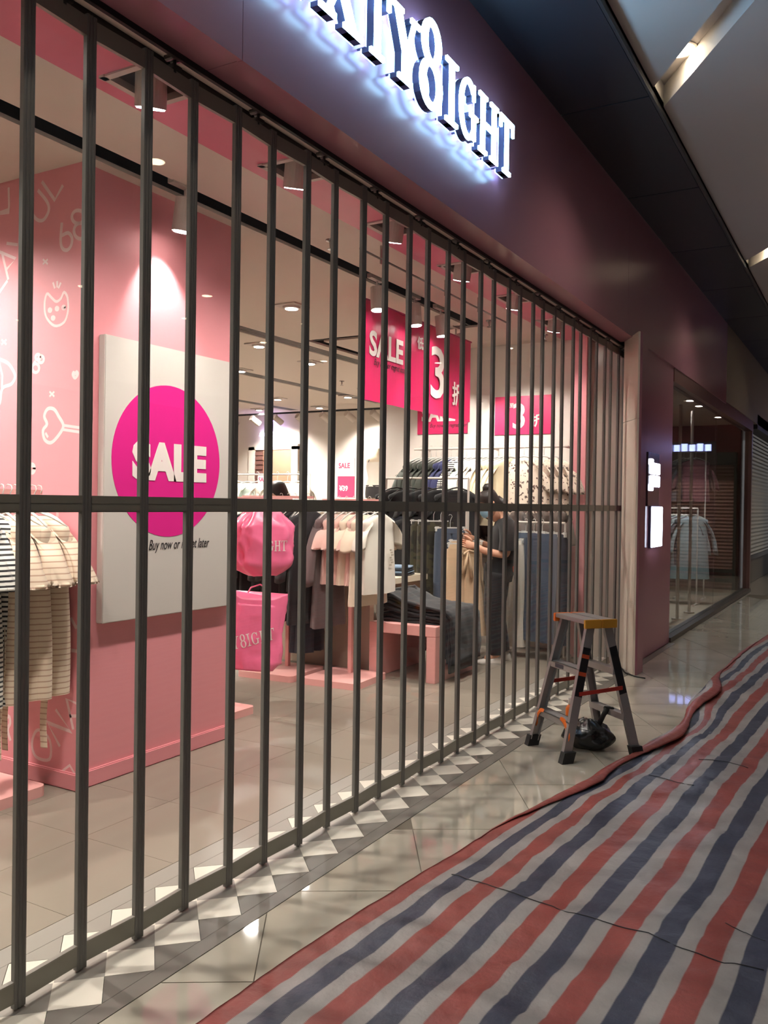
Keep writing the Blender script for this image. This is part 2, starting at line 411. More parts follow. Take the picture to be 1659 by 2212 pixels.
# ---- far display window
wn1 = thing('window_1', 'dark display window beyond the purple pilaster', 'window', (.12,12.7,0)); wn1['kind'] = 'structure'
fm = mat('bronze_frame', (120,86,80), .35, metal=.3)
MB().box(.06,.19,9.42,16.1,2.76,2.93).build('window_head', fm, wn1)
MB().box(.06,.18,16.04,16.14,0,2.86).build('window_frame', fm, wn1)
MB().box(.06,.20,9.42,16.1,0,.05).build('window_sill', mat('sill_dark', (70,64,58), .4), wn1)
GL2 = glass('shop_window_pane', (.88,.88,.86), 1.6, 0., .05, .45)
for a, b in ((9.43,12.6),(12.61,16.04)): MB().box(.115,.125,a,b,.05,2.76).build('pane', GL2, wn1)
dwf = MB().box(-2.4,.06,9.0,16.2,-.2,0).build('floor_display', mat('display_floor', (170,158,140), .4)); struct(dwf, 'pale floor of the far display window', 'floor')
dwb = MB().box(-2.5,-2.4,8.42,16.3,0,3.1).box(-2.4,.06,16.2,16.3,0,3.1).build('wall_display', mat('display_wall', (120,96,96), .6)); struct(dwb, 'dim back wall of the far display window', 'wall')
dwc = MB().box(-2.5,.06,8.42,16.3,2.9,2.95).build('ceiling_display', CEILW); struct(dwc, 'ceiling over the far display window', 'ceiling')

# ---- black panelled bulkhead over the front
bk = MB().box(.20,.80,-6,34,4.05,4.10).build('ceiling_bulkhead', mat('bulkhead_core', (20,22,26), .5)); struct(bk, 'black panelled bulkhead running above the fascia', 'ceiling')
pm = mat('black_perforated_panel', (34,36,44), .45, var=.15, scale=220, spec=.4)
y = 5.55-1.76*6
while y < 33:
    MB().box(.205,.775,y+.006,y+1.754,4.02,4.05).build('bulkhead_panel', pm, bk); y += 1.76
MB().box(.782,.80,-6,34,4.012,4.10).build('edge_trim', mat('bulkhead_edge', (44,46,50), .4), bk)

# ---- white mall ceiling with slanted light grooves
ZM = 4.075
cm = mat('mall_ceiling_white', (200,194,190), .7, var=.02)
GRO = [5.56+i*4.35 for i in range(-2, 5)]      # y where each groove leaves the bulkhead
SL = -1.5; X0, X1 = .80, 4.4; GW = .30
def gy(y, x): return y+SL*(x-X0)
mc = MB(); prev = [(X0,-14),(X1,-14)]
for y in GRO:
    mc.add([(X0,prev[0][1],ZM),(X1,prev[1][1],ZM),(X1,gy(y,X1),ZM),(X0,y,ZM)], [(0,1,2,3)])
    prev = [(X0,y+GW),(X1,gy(y+GW,X1))]
mc.add([(X0,prev[0][1],ZM),(X1,prev[1][1],ZM),(X1,36,ZM),(X0,36,ZM)], [(0,1,2,3)])
mc.add([(X1,-14,ZM),(14,-14,ZM),(14,36,ZM),(X1,36,ZM)], [(0,1,2,3)])
mco = mc.build('ceiling_mall', cm); struct(mco, 'white mall ceiling cut by slanted light grooves', 'ceiling')
for y in GRO:
    a, b, c, d = (X0,y),(X1,gy(y,X1)),(X1,gy(y+GW,X1)),(X0,y+GW); z1 = ZM+.14
    MB().add([(*a,ZM),(*b,ZM),(*c,ZM),(*d,ZM),(*a,z1),(*b,z1),(*c,z1),(*d,z1)], [(4,5,6,7),(0,1,5,4),(1,2,6,5),(2,3,7,6),(3,0,4,7)]).build('light_groove', cm, mco)
ow = MB().box(13.8,14,-6,34,0,4.2).build('wall_opposite', mat('opposite_wall', (120,104,96), .5)); struct(ow, 'wall on the other side of the mall passage', 'wall')
# ================================================================== FOLDING DOOR
dr = thing('folding_door', 'dark aluminium folding door of many narrow clear leaves across the shop front', 'door', (0,4.2,0))
PIT = .2245; I0, I1 = -11, 29
def py(i): return 1.585+PIT*i
def px_(i): return .005 if i % 2 == 0 else -.005
prof = []
for sgn in (1, -1):
    for k2 in range(13):
        yy = (-.0185+.037*k2/12)*sgn*-1
        prof.append((sgn*(.0075+(0, .0022, .0028, .0022)[k2 % 4]), yy))
postm = MB().prism([(p[0],p[1]) for p in prof], .006, 2.878).mesh('hinge_post', ALU)
bm = bmesh.new(); bm.from_mesh(postm); bmesh.ops.recalc_face_normals(bm, faces=bm.faces); bm.to_mesh(postm); bm.free()
RAILA = mat('rail_aluminium', (140,137,126), .34, metal=.1, var=.05, scale=20)
for i in range(I0, I1+1):
    ob('hinge_post', postm, dr).location = (px_(i), py(i)-4.2, 0)
L = PIT-.036
def rail(z0, z1, groove):
    mb = MB().box(-.007,.007,-L/2,L/2,z0,z1)
    if groove: mb.box(.0068,.0088,-L/2,L/2,z0+.004,(z0+z1)/2-.0015); mb.box(.0068,.0088,-L/2,L/2,(z0+z1)/2+.0015,z1-.004)
    return mb
rt, rm, rb = (rail(2.812,2.868,False).mesh('top_rail', RAILA), rail(1.39,1.44,True).mesh('mid_rail', RAILA), rail(.022,.078,False).mesh('bottom_rail', RAILA))
bead = MB().box(-.008,.008,-L/2,L/2,.078,.083).mesh('glazing_bead', mat('bead_grey', (150,146,138), .4, metal=.3))
pl, pu = MB().box(-.0025,.0025,-L/2-.01,L/2+.01,.075,1.392).mesh('lower_pane', GLASS), MB().box(-.0025,.0025,-L/2-.01,L/2+.01,1.438,2.815).mesh('upper_pane', GLASS)
for i in range(I0, I1):
    x = (px_(i)+px_(i+1))/2; yy = (py(i)+py(i+1))/2-4.2; rz = math.atan2(-(px_(i+1)-px_(i)), PIT)
    for n, me in (('top_rail',rt),('mid_rail',rm),('bottom_rail',rb),('lower_pane',pl),('upper_pane',pu),('glazing_bead',bead)):
        ob(n, me, dr, (x,yy,0), (0,0,rz))
hm = mat('hanger_steel', (70,66,64), .35, metal=.6)
hang = MB().cyl((.005,0,2.86),(.005,0,2.905),.006,8).cyl((-.02,-.012,2.91),(.03,-.012,2.91),.013,12).cyl((-.02,.014,2.91),(.03,.014,2.91),.013,12).box(-.012,.02,-.02,.02,2.868,2.88).mesh('hanger_roller', hm)
for k2 in range(-5, 14): ob('hanger_roller', hang, dr, (0,2.155+.449*k2-4.2,0))
tr = thing('door_track', 'overhead door track with a pale strip between two black lips', 'track', (0,4,2.9))
MB().box(-.045,-.030,-3,8.12,2.888,2.93).build('track_lip', BLACK, tr); MB().box(.030,.045,-3,8.12,2.888,2.93).build('track_lip', BLACK, tr)
MB().box(-.030,.030,-3,8.12,2.912,2.93).build('track_strip', mat('track_pale', (214,196,186), .4), tr)

# ================================================================== LIT SHOP SIGN
sg = thing('shop_sign', 'glowing blue-white serif lettering on the purple fascia', 'sign', (.2,3.6,3.25))
LET = emis('sign_white_light', (.36,.70,1.0), 20*K_SIGN)
HALO = emis('added_halo_light', (.24,.48,1.0), 9*K_SIGN)  # glow added behind the letters to light the fascia around them
SPAN = [('S',1.86,2.10),('I',2.16,2.30),('X',2.62,2.93),('T',2.93,3.15),('Y',3.15,3.42),('8',3.41,3.65),('I',3.67,3.81),('G',3.82,4.06),('H',4.06,4.33),('T',4.34,4.55)]
SPAN[0] = ('S',2.14,2.36); SPAN[1] = ('I',2.43,2.57)
met = mat('letter_back_metal', (70,74,96), .3, metal=.5)
for ch, a, b in SPAN:
    polys, adv = serif_glyph(ch, .14, .085, .065); polys = poly_fix(polys); h = .30; z = 3.245
    if ch == '8': h = .36; z = 3.245
    k_ = (b-a)/(adv*h)*.93
    l_ = glyph_prism(MB(), polys, (.232,a,z), (0,1,0), (0,0,1), h, .034, k_).build('letter', met, sg)
    glyph_prism(MB(), polys, (.2665,a,z), (0,1,0), (0,0,1), h, .012, k_).build('letter_face', LET, l_)
    glyph_prism(MB(), polys, (.226,a,z), (0,1,0), (0,0,1), h, .005, k_).build('added_halo', HALO, l_)
    for t in (.3,.7): MB().cyl((.2,a+(b-a)*t,z+.03),(.24,a+(b-a)*t,z+.03),.005,6).build('standoff', met, l_)

# ================================================================== PILASTER SIGNS
lb = thing('light_box', 'tall blue-white light box glowing on the purple pilaster', 'sign', (.18,8.6,1.05))
MB().box(.181,.205,8.38,8.82,1.04,1.44).build('box_casing', mat('lightbox_case', (90,86,120), .3), lb)
MB().box(.205,.222,8.385,8.815,1.045,1.435).build('light_panel', emis('lightbox_light', (.72,.82,1.0), 7), lb, bevel=.006)
bs = thing('blade_sign', 'small dark sign with two lit characters above the light box', 'sign', (.18,8.5,1.5))
MB().box(.181,.20,8.25,8.72,1.44,1.95).build('sign_plate', mat('sign_dark', (58,38,50), .2), bs)
gl3 = emis('blade_light', (.78,.84,1.0), 6)
for z0 in (1.625,1.745):
    MB().box(.20,.215,8.36,8.70,z0,z0+.11).build('lit_character', gl3, bs, bevel=.006)
for z0, z1 in ((1.83,1.89),(1.585,1.65)): MB().box(.20,.215,8.30,8.42,z0,z1).build('lit_stroke', gl3, bs, bevel=.006)

# ================================================================== SHOP LAMPS
LENS = emis('lamp_lens', (1,.95,.86), 22, False)
lampw = mat('lamp_white', (206,194,186), .45); boxg = mat('recess_grey', (150,142,134), .6)
FIXP = [f for f in FIX if f[1] < 8.2]
PLACE = ['out of frame before the first','out of frame beside the first','nearest the camera','second from the camera','third from the camera','fourth from the camera','fifth from the camera','farthest']
for n, (x, y) in enumerate(FIXP):
    t = thing('recessed_spotlight', 'white recessed spotlight in the pink ceiling band, '+PLACE[min(n,7)], 'lamp', (x,y,ZC), 0, 'spotlights in the pink ceiling band')
    f = MB(); a, b = .12, .14
    for s1 in (-1, 1):
        f.box(x+s1*(a-.008)-.014,x+s1*(a-.008)+.014,y-b-.01,y+b+.01,ZC-.008,ZC+.02); f.box(x-a-.01,x+a+.01,y+s1*(b-.008)-.014,y+s1*(b-.008)+.014,ZC-.008,ZC+.02)
    f.build('trim_frame', lampw, t)
    r = MB().box(x-a-.02,x+a+.02,y-b-.02,y+b+.02,ZC+.16,ZC+.17)
    r.box(x-a-.02,x-a,y-b,y+b,ZC+.02,ZC+.16).box(x+a,x+a+.02,y-b,y+b,ZC+.02,ZC+.16).box(x-a,x+a,y-b-.02,y-b,ZC+.02,ZC+.16).box(x-a,x+a,y+b,y+b+.02,ZC+.02,ZC+.16)
    r.build('recess_box', boxg, t)
    top = Vector((x+.035,y-.03,ZC+.12)); bot = Vector((x-.02,y+.02,ZC-.08)); d = (bot-top).normalized()
    MB().cyl(top, bot, .062, 24).build('lamp_body', lampw, t, smooth=False)
    MB().cyl(bot, bot+d*.004, .055, 24).build('lamp_lens', LENS, t)
    if y > .3: spot('spotlight', bot+d*.02, bot+d*.3+Vector((-.25+.08*(n%2),.0,-1.0)), 46*K_STORE, 132, STORE, t, .9, .05)
# track spots hanging in the black slot
TRK = [((-1.10,3.40),(-1.40,3.44,2.3),62,70,'over the sale board, nearest the camera'),((-1.14,5.46),(-.55,5.0,0),60,60,'bright one before the hanging banner'),((-1.14,6.05),(-.55,6.1,0),70,60,'middle one above the hanging banner'),
       ((-1.14,6.52),(-.6,6.9,0),70,60,'one right of the middle above the banner'),((-1.9,7.27),(-1.6,8.3,1.5),120,80,'one in the cross slot by the side wall'),((-1.35,7.27),(-.9,8.3,1.6),120,80,'one at the corner of the slot')]
for (x, y), tg, wt_, an, lb_ in TRK:
    t = thing('track_spotlight', 'pale cylinder track spotlight, '+lb_, 'lamp', (x,y,ZC), 0, 'track spotlights in the ceiling slot')
    p0 = Vector((x,y,ZC-.06)); d = (Vector(tg)-p0).normalized(); dd = (d+Vector((0,0,-1.2))).normalized()
    MB().box(x-.02,x+.02,y-.11,y+.07,ZC-.012,ZC+.02).build('adapter', lampw, t)
    MB().cyl((x,y,ZC-.01),(x,y,ZC-.07),.008,8).build('stem', lampw, t)
    a = p0-dd*.0; b = p0+dd*.17
    MB().cyl(a, b, .05, 22).build('lamp_head', lampw, t)
    MB().cyl(b, b+dd*.004, .042, 22).build('lamp_lens', LENS, t)
    spot('spotlight', b+dd*.02, b+dd*.02+(Vector(tg)-b).normalized(), wt_*.35*K_STORE, an, STORE, t, .45, .03)
# downlights in the white ceiling
DL = [(-2.2,5.86),(-3.55,7.15),(-3.7,8.3),(-4.83,8.42),(-5.0,11.19),(-6.19,11.0),(-7.45,12.14),(-6.24,12.25),(-3.6,4.8),(-2.3,2.2),(-4.4,2.6),(-4.3,10.6),(-6.3,8.4),(-3.4,11.6),(-8.2,10.4),(-1.9,.6),(-6.5,5.5)]
DL.sort(key=lambda p: (p[0]-2.07)**2+p[1]**2)
for n, (x, y) in enumerate(DL):
    t = thing('downlight', 'square downlight in the white shop ceiling, %s nearest the camera' % (ORD+['seventeenth'])[n], 'lamp', (x,y,ZC), 0, 'downlights in the white shop ceiling')
    MB().box(x-.11,x+.11,y-.11,y+.11,ZC-.012,ZC-.001).build('trim_frame', lampw, t)
    MB().lathe([(.075,-.012),(.07,-.028),(.055,-.030)], 20, (x,y,ZC)).build('lamp_body', lampw, t)
    MB().cyl((x,y,ZC-.030),(x,y,ZC-.033),.052,20).build('lamp_lens', LENS, t)
    if n % 2 == 0 or n in (1,5,9): spot('spotlight', (x,y,ZC-.06), (x,y+.001,0), 160*K_STORE*.95, 150, STORE, t, .7, .06)
# wall-washing track at the far end of the shop
ct = thing('cable_track', 'thin black lighting track under the ceiling by the back wall', 'track', (-6.5,12.2,2.98))
MB().bar((-8.6,12.2,2.98),(-4.7,12.2,2.98),.03,.03).build('rail', BLACK, ct)
for x in (-8.4,-6.6,-4.9): MB().cyl((x,12.2,2.98),(x,12.2,3.07),.006,6).build('suspension', BLACK, ct)
for n in range(7):
    x = -8.1+n*.5
    t = thing('back_track_light', '%s pale lamp from the left on the black track by the back wall' % ORD[n], 'lamp', (x,12.2,2.96), 0, 'lamps on the back track')
    MB().cyl((x,12.2,2.965),(x,12.2,2.9),.01,8).build('stem', lampw, t)
    MB().cyl((x-.03,12.14,2.92),(x+.03,12.3,2.82),.055,16).build('lamp_head', lampw, t)
    if n in (1,5): spot('spotlight', (x+.03,12.33,2.78), (x+.1,13,1.8), 70*K_STORE, 120, (1,.93,.86), t, .6)
# sprinkler heads and pipe
sm_ = mat('chrome', (170,165,160), .2, metal=.9)
for n, (x, y) in enumerate(((-.92,4.51),(-4.22,9.8),(-.95,7.12),(-.73,7.95))):
    o = MB().lathe([(.035,0),(.033,-.008),(.012,-.012),(.008,-.045),(.004,-.05)], 14, (x,y,ZC)).lathe([(.022,-.056),(.022,-.06)], 14, (x,y,ZC)).build('sprinkler', sm_)
    tag(o, ['small chrome sprinkler head above the pink block side of the ceiling','small sprinkler head far back in the white ceiling','small sprinkler head near the end of the black slot','small sprinkler head in the corner by the side wall'][n], 'sprinkler')
pp = thing('ceiling_pipe', 'thin grey pipe clipped under the white ceiling along the pink band', 'pipe', (-.7,5.4,2.98))
MB().cyl((-.70,4.5,2.985),(-.70,6.9,2.985),.007,8).build('pipe_run', mat('pipe_grey', (120,110,104), .4, metal=.4), pp)
for y in (4.76,5.11,5.7,6.3): MB().box(-.705,-.695,y-.01,y+.01,2.955,3.07).build('pipe_clip', sm_, pp)

# ================================================================== MALL LAMPS
def mall_lamp(x, y, z, watts, label, group='mall ceiling downlights', tgt=None, r=.065):
    t = thing('mall_downlight', label, 'lamp', (x,y,z), 0, group)
    MB().lathe([(r+.02,0),(r+.02,-.006),(r+.005,-.006),(r+.001,-.002)], 24, (x,y,z)).build('trim_ring', lampw, t)
    MB().cyl((x,y,z-.004),(x,y,z-.007),r,24).build('lamp_lens', emis('mall_lens', (1,.84,.58), 18, False), t)
    if watts: spot('spotlight', (x,y,z-.03), tgt or (x,y+.001,0), watts*K_MALL, 120, (1,.89,.76), t, .8, .06)
for n, y in enumerate(GRO):
    mall_lamp(.98, y+GW/2+SL*.18, ZM+.137, 26 if -1 < y < 11 else 0, 'warm round downlight glowing in the slanted ceiling groove by the black bulkhead' if n == 2 else 'warm downlight of the %s slanted ceiling groove' % ORD[n], 'groove downlights', r=.085)
for n, y in enumerate((-3.5,.85,5.2,9.55,13.9,18.2)): mall_lamp(2.6, y, ZM-.001, (0,36,0,50,70,150)[n], 'warm mall downlight, %s along the row nearest the shop front' % ORD[n])
for n in range(9): mall_lamp(6.0, -2+n*2.0, ZM-.001, 90 if n in (2,6) else 0, 'warm mall downlight, %s along the middle row' % ORD[n])
for n in range(8): mall_lamp(9.6, -2+n*2.4, ZM-.001, 0, 'warm mall downlight, %s along the far row' % ORD[n])
for n, y in enumerate((12.2,12.9,14.6)):  # lamps added to brighten the clothes behind the far pane
    t = thing('added_window_light', '%s added small downlight from the left over the far display window' % ORD[n], 'lamp', (-.15,y,2.9), 0, 'added downlights over the far display window')
    MB().cyl((-.15,y,2.9),(-.15,y,2.88),.07,18).build('lamp_body', lampw, t); MB().cyl((-.15,y,2.88),(-.15,y,2.877),.055,18).build('lamp_lens', LENS, t)
    if n != 2: spot('spotlight', (-.15,y,2.85), (-.15,y+.001,0), 75, 130, (.86,.94,1.0), t, .7)
# ================================================================== PINK DISPLAY BLOCK AND SALE BOARD
bx = MB().box(-2.3,-1.31,2.91,4.03,0,ZC).build('pink_block', PINK)
struct(bx, 'freestanding pink wall block carrying the round sale board', 'wall')
MB().box(-2.32,-1.295,2.895,4.045,0,.085).build('skirting', PINK, bx, bevel=.006)
PRINT = mat('doodle_print', (240,206,206), .6)
def cr1(x, y): return (x/2.9625, y/2.9625)
def cr4(x, y): return (x/2.9625, 700+y/2.9625)
def cr3(x, y): return (x/2.725, 1400+y/2.725)
def stroke(pts, r=.006, close=False):
    pts = [on(p[0],p[1],1,2.9095) for p in pts]
    if close: pts = pts+[pts[0]]
    if len(pts) > 4:      # round the corners of drawn outlines
        fine = []
        for i in range(len(pts)-1):
            p0, p1, p2, p3 = (pts[i-1] if i else (pts[-2] if close else pts[0])), pts[i], pts[i+1], (pts[i+2] if i+2 < len(pts) else (pts[1] if close else pts[-1]))
            for t in (0,.25,.5,.75): fine.append(.5*((2*p1)+(p2-p0)*t+(2*p0-5*p1+4*p2-p3)*t*t+(3*p1-p0-3*p2+p3)*t**3))
        pts = fine+[pts[-1]]
    pts = [p for i, p in enumerate(pts) if i == 0 or (p-pts[i-1]).length > 1e-4]; vs = []; N = len(pts)
    for i, p in enumerate(pts):
        q0 = pts[i-1] if i else (pts[-2] if close else p); q1 = pts[i+1] if i+1 < N else (pts[1] if close else p)
        d = q1-q0; d.normalize(); n = Vector((-d.z,0,d.x))
        if i and i+1 < N:
            e0, e1 = (p-q0).normalized(), (q1-p).normalized(); n = n/max(.5,abs(d.dot(e0)))
        e = d*r*.5*((i == N-1)-(i == 0)) if not close else Vector((0,0,0))
        vs += [p+n*r+e, p-n*r+e, p-n*r+e+Vector((0,.001,0)), p+n*r+e+Vector((0,.001,0))]
    return MB().add(vs, [tuple(4*i+j for j in (k_,(k_+1)%4))+tuple(4*(i+1)+j for j in ((k_+1)%4,k_)) for i in range(N-1) for k_ in range(4)])
def circ(c, r, n=14, a0=0, a1=360, ry=None):
    return [(c[0]+r*math.cos(math.radians(a0+(a1-a0)*i/n)), c[1]+(ry or r)*math.sin(math.radians(a0+(a1-a0)*i/n))) for i in range(n+1)]
def doodle(*mbs):
    m = MB()
    for b in mbs: m.add(b.v, b.f)
    o = m.build('printed_doodle', PRINT, bx); return o
P1 = lambda L_: [cr1(*p) for p in L_]; P4 = lambda L_: [cr4(*p) for p in L_]; P3 = lambda L_: [cr3(*p) for p in L_]
doodle(stroke(P1([(245,1220),(300,1290),(312,1345),(285,1400),(255,1412),(225,1395),(200,1355)]),.009))
doodle(stroke(P1([(270,1165),(350,1280),(400,1190)]),.009))
doodle(stroke(P1([(55,1205),(58,1310),(55,1350),(-20,1368)]),.008))
doodle(stroke(P1([(395,1430),(388,1540),(400,1590),(430,1600),(455,1570),(460,1520),(435,1490),(400,1505)]),.009), stroke(P1(circ((500,1388),40,ry=42)),.009), stroke(P1(circ((515,1478),42,ry=50)),.009))
doodle(stroke(P1([(-30,1600),(100,1655),(40,1725)]),.008), stroke(P1([(12,1615),(52,1785)]),.008), stroke(P1([(45,1557),(110,1566)]),.008), stroke(P1([(45,1800),(-10,1880)]),.008))
def ex(c, s=14): return doodle(stroke([(c[0]-s/3,c[1]-s/3),(c[0]+s/3,c[1]+s/3)],.005), stroke([(c[0]+s/3,c[1]-s/3),(c[0]-s/3,c[1]+s/3)],.005))
ex(cr1(290,1675)); ex(cr4(25,115)); ex(cr4(332,448))
doodle(stroke(P1([(300,1880),(285,1950),(297,2030),(350,2085),(410,2062),(435,1990),(432,1905),(410,1870),(390,1910),(360,1930),(330,1905)]),.007,True),
       *[stroke(P1(circ(c,8,8)),.008) for c in ((320,1985),(365,1975),(408,1968),(340,2035))], *[stroke(P1(l_),.006) for l_ in ([(340,1810),(350,1842)],[(366,1802),(366,1836)],[(388,1812),(375,1842)])])
doodle(stroke(P4(circ((228,282),22,ry=28)),.008), stroke(P4([(212,262),(225,240)]),.008), stroke(P4(circ((243,212),16,ry=18)),.008), stroke(P4(circ((262,225),18,ry=22)),.008))
doodle(stroke(P4([(480,345),(466,325),(470,310),(480,318),(490,306),(497,322)]),.008,True))
doodle(stroke(P4([(-10,222),(50,250),(88,305),(95,345),(70,385),(15,412),(0,500),(-20,520)]),.009), stroke(P4([(-5,250),(15,330),(12,405)]),.007))
doodle(stroke(P4([(405,655),(375,590),(345,545),(305,543),(283,590),(300,640),(275,680),(285,738),(322,760),(362,728)]),.009,True), stroke(P4([(405,648),(540,668)]),.007), stroke(P4([(408,676),(540,696)]),.007), stroke(P4([(292,700),(305,722)]),.007))
doodle(stroke(P4(circ((325,1215),42,a0=-160,a1=60,ry=60)),.009)); doodle(stroke(P4(circ((205,925),14,ry=24)),.012))
doodle(stroke(P4([(455,1885),(485,1940),(520,1930)]),.009)); doodle(stroke(P4([(460,2088),(520,2098)]),.009))
doodle(stroke(P3([(215,485),(188,560),(212,640),(290,655),(297,560),(262,500)]),.008,True))
doodle(stroke(P3([(350,575),(278,438),(418,492),(330,365)]),.008)); doodle(stroke(P3([(430,475),(392,300),(470,335)]),.008), stroke(P3([(412,400),(450,400)]),.008))
doodle(stroke(P3([(368,722),(410,690),(440,742)]),.006)); doodle(stroke(P3([(20,440),(50,400),(60,440),(45,480),(60,540)]),.009))

sb = thing('sale_board', 'large white board with a magenta circle reading SALE on the pink block', 'poster', (-1.31,3.525,.81))
board = MB().box(-1.309,-1.262,3.02,4.03,.81,2.25).build('board', mat('board_white', (208,200,193), .55), sb, bevel=.004)
MAG = mat('magenta_print', (226,40,140), .35)
cc = [(-1.2605,3.475+.408*math.cos(a),1.64+.408*math.sin(a)) for a in (2*math.pi*i/72 for i in range(72))]
MB().add(cc+[(-1.2618,p[1],p[2]) for p in cc], [tuple(range(72)), tuple(reversed(range(72,144)))]+[(i,72+i,72+(i+1)%72,(i+1)%72) for i in range(72)]).build('circle_print', MAG, sb)
PW = mat('print_white', (240,226,220), .5); PK = mat('print_black', (40,34,36), .5)
text_obj('sale_lettering','SALE',.255,PW,sb,(-1.259,3.485,1.548),(0,1,0),(0,0,1),.002,.015,0,'CENTER',1.02)
text_obj('script_lettering','Buy now or regret later',.078,PK,sb,(-1.260,3.325,1.165),(0,1,0),(0,0,1),.001,0,.35,'LEFT',.62)

# ================================================================== POSTERS
BAN = mat('pink_vinyl', (226,44,104), .4)
hb = thing('hanging_banner', 'big hanging pink banner reading SALE and 3 with white lettering', 'banner', (-1.25,6.45,2.2))
xs = -1.25; gv = MB(); nb = 40; vb = []
for zz in (2.20,2.94):
    for i in range(nb+1):
        y = 5.49+(7.40-5.49)*i/nb; vb.append((xs+.006*math.sin(i*.9)*(1 if zz > 2.5 else .5), y, zz))
n1 = nb+1
fv = [(i,i+1,n1+i+1,n1+i) for i in range(nb)]
gv.add(vb, fv); gv.add([(v[0]-.004,v[1],v[2]) for v in vb], [f[::-1] for f in fv]); gv.build('banner_sheet', BAN, hb)
MB().bar((xs,5.49,2.945),(xs,7.40,2.945),.012,.012).build('top_batten', mat('batten', (200,60,110), .4), hb)
for y in (5.7,6.45,7.2): MB().cyl((xs,y,2.945),(xs,y,3.07),.002,6).build('hanging_wire', sm_, hb)
text_obj('sale_lettering','SALE',.255,PW,hb,(xs+.009,5.53,2.545),(0,1,0),(0,0,1),.002,.008,0,'LEFT',.98)
text_obj('script_lettering','Buy now or regret later',.07,PK,hb,(xs+.0095,5.60,2.475),(0,1,0),(0,0,1),.001,0,.35,'LEFT',.75)
text_obj('digit_lettering','3',.62,PW,hb,(xs+.009,6.52,2.35),(0,1,0),(0,0,1),.002,.007,0,'LEFT',1.1)
text_obj('character_lettering','折',.22,PW,hb,(xs+.009,6.98,2.34),(0,1,0),(0,0,1),.002,.004,0,'LEFT',1.)
text_obj('small_character_lettering','低至',.11,PW,hb,(xs+.009,6.30,2.72),(0,1,0),(0,0,1),.002,.002,0,'LEFT',1.)
def wall_poster(name, label, x0, x1, z0, z1):
    t = thing(name, label, 'poster', ((x0+x1)/2,8.296,z0)); MB().box(x0,x1,8.288,8.2985,z0,z1).build('poster_board', BAN, t); return t
ps = wall_poster('wall_poster','pink SALE wall poster half hidden behind the hanging banner',-2.27,-1.68,2.18,2.56)
text_obj('sale_lettering','SALE',.21,PW,ps,(-2.22,8.286,2.32),(1,0,0),(0,0,1),.002,.007,0,'LEFT',.9)
text_obj('script_lettering','Buy now or regret later',.06,PK,ps,(-2.12,8.2865,2.25),(1,0,0),(0,0,1),.001,0,.35,'LEFT',.75)
p3_ = wall_poster('wall_poster','small pink wall poster with a white 3 above the floral shirts',-1.37,-.77,2.15,2.54)
text_obj('digit_lettering','3',.36,PW,p3_,(-1.19,8.286,2.215),(1,0,0),(0,0,1),.002,.004,0,'LEFT',.95)
text_obj('character_lettering','折',.14,PW,p3_,(-.985,8.286,2.235),(1,0,0),(0,0,1),.002,.003,0,'LEFT',1.)
text_obj('small_character_lettering','低至',.05,PW,p3_,(-1.26,8.286,2.43),(1,0,0),(0,0,1),.002,.001,0,'LEFT',1.)

# ================================================================== GARMENTS
def ell(cx, cy, z, a, b, n=28, fold=0., k=5, ph=0., pw=.8):
    r = []
    for i in range(n):
        t = 2*math.pi*i/n; c, s = math.cos(t), math.sin(t)
        f = 1+fold*math.sin(k*t+ph)+fold*.6*math.sin((2*k+1)*t+ph*2.3)
        r.append((cx+a*math.copysign(abs(c)**pw, c)*(1+fold*.15*math.sin(k*t)), cy+b*math.copysign(abs(s)**pw, s)*f, z))
    return r
def top_meshes(w=.42, ln=.62, thick=.06, sl=.2, slw=.075, flare=1.0, fold=.25, seed=1, flut=0.):
    """hanging top: body and two sleeves, shoulders just under the rail point (z = 0)"""
    rnd = random.Random(seed); ph = rnd.random()*6; body = MB(); h = w/2; zt = -.115
    R = [ell(0,0,zt,.075,.045), ell(0,0,zt-.012,.11,.05), ell(0,0,zt-.03,h*.72,.048), ell(0,0,zt-.05,h*.95,.045), ell(0,0,zt-.075,h,.05)]
    for j in range(1, 15):
        v = j/14; a = h*(.94+(flare-.94)*v); fo = fold*(.25+.75*v)
        R.append(ell(.004*math.sin(v*5+ph),.006*math.sin(v*4+ph),zt-.075-v*(ln-.075),a,thick*(.9+.3*v),28,fo,4+seed%3,ph))
    body.loft(R, cap=False)
    inner = [[(p[0]*.97,p[1]*.9,p[2]+.002) for p in R[-1]], [(p[0]*.9,p[1]*.8,p[2]+.05) for p in R[-1]]]
    body.loft([R[-1]]+inner, cap=False)
    sv = []
    for s1 in (-1, 1):
        m = MB(); RR = []
        for j in range(9):
            v = j/8; x = s1*(h*.80+.12*(1-math.exp(-2.2*v))*(sl/.2)**.5); z = zt-.085-sl*v*.95
            fw = slw*(1+flut*v*v); n = 18; ring = []
            for i in range(n):
                t = 2*math.pi*i/n; rr = 1+(.10+.5*flut*v)*math.sin(4*t+ph+s1)*v
                ring.append((x+fw*.62*math.cos(t)*rr*(1-.15*v), fw*.8*math.sin(t)*rr, z+s1*math.cos(t)*fw*.55*(1-.5*v)*(-1)))
            RR.append(ring)
        RR.append([(p[0]*.99,p[1]*.8,p[2]+.015) for p in RR[-1]])
        m.loft(RR, cap=False); sv.append(m.mesh('sleeve', None, True))
    return body.mesh('body', None, True), sv
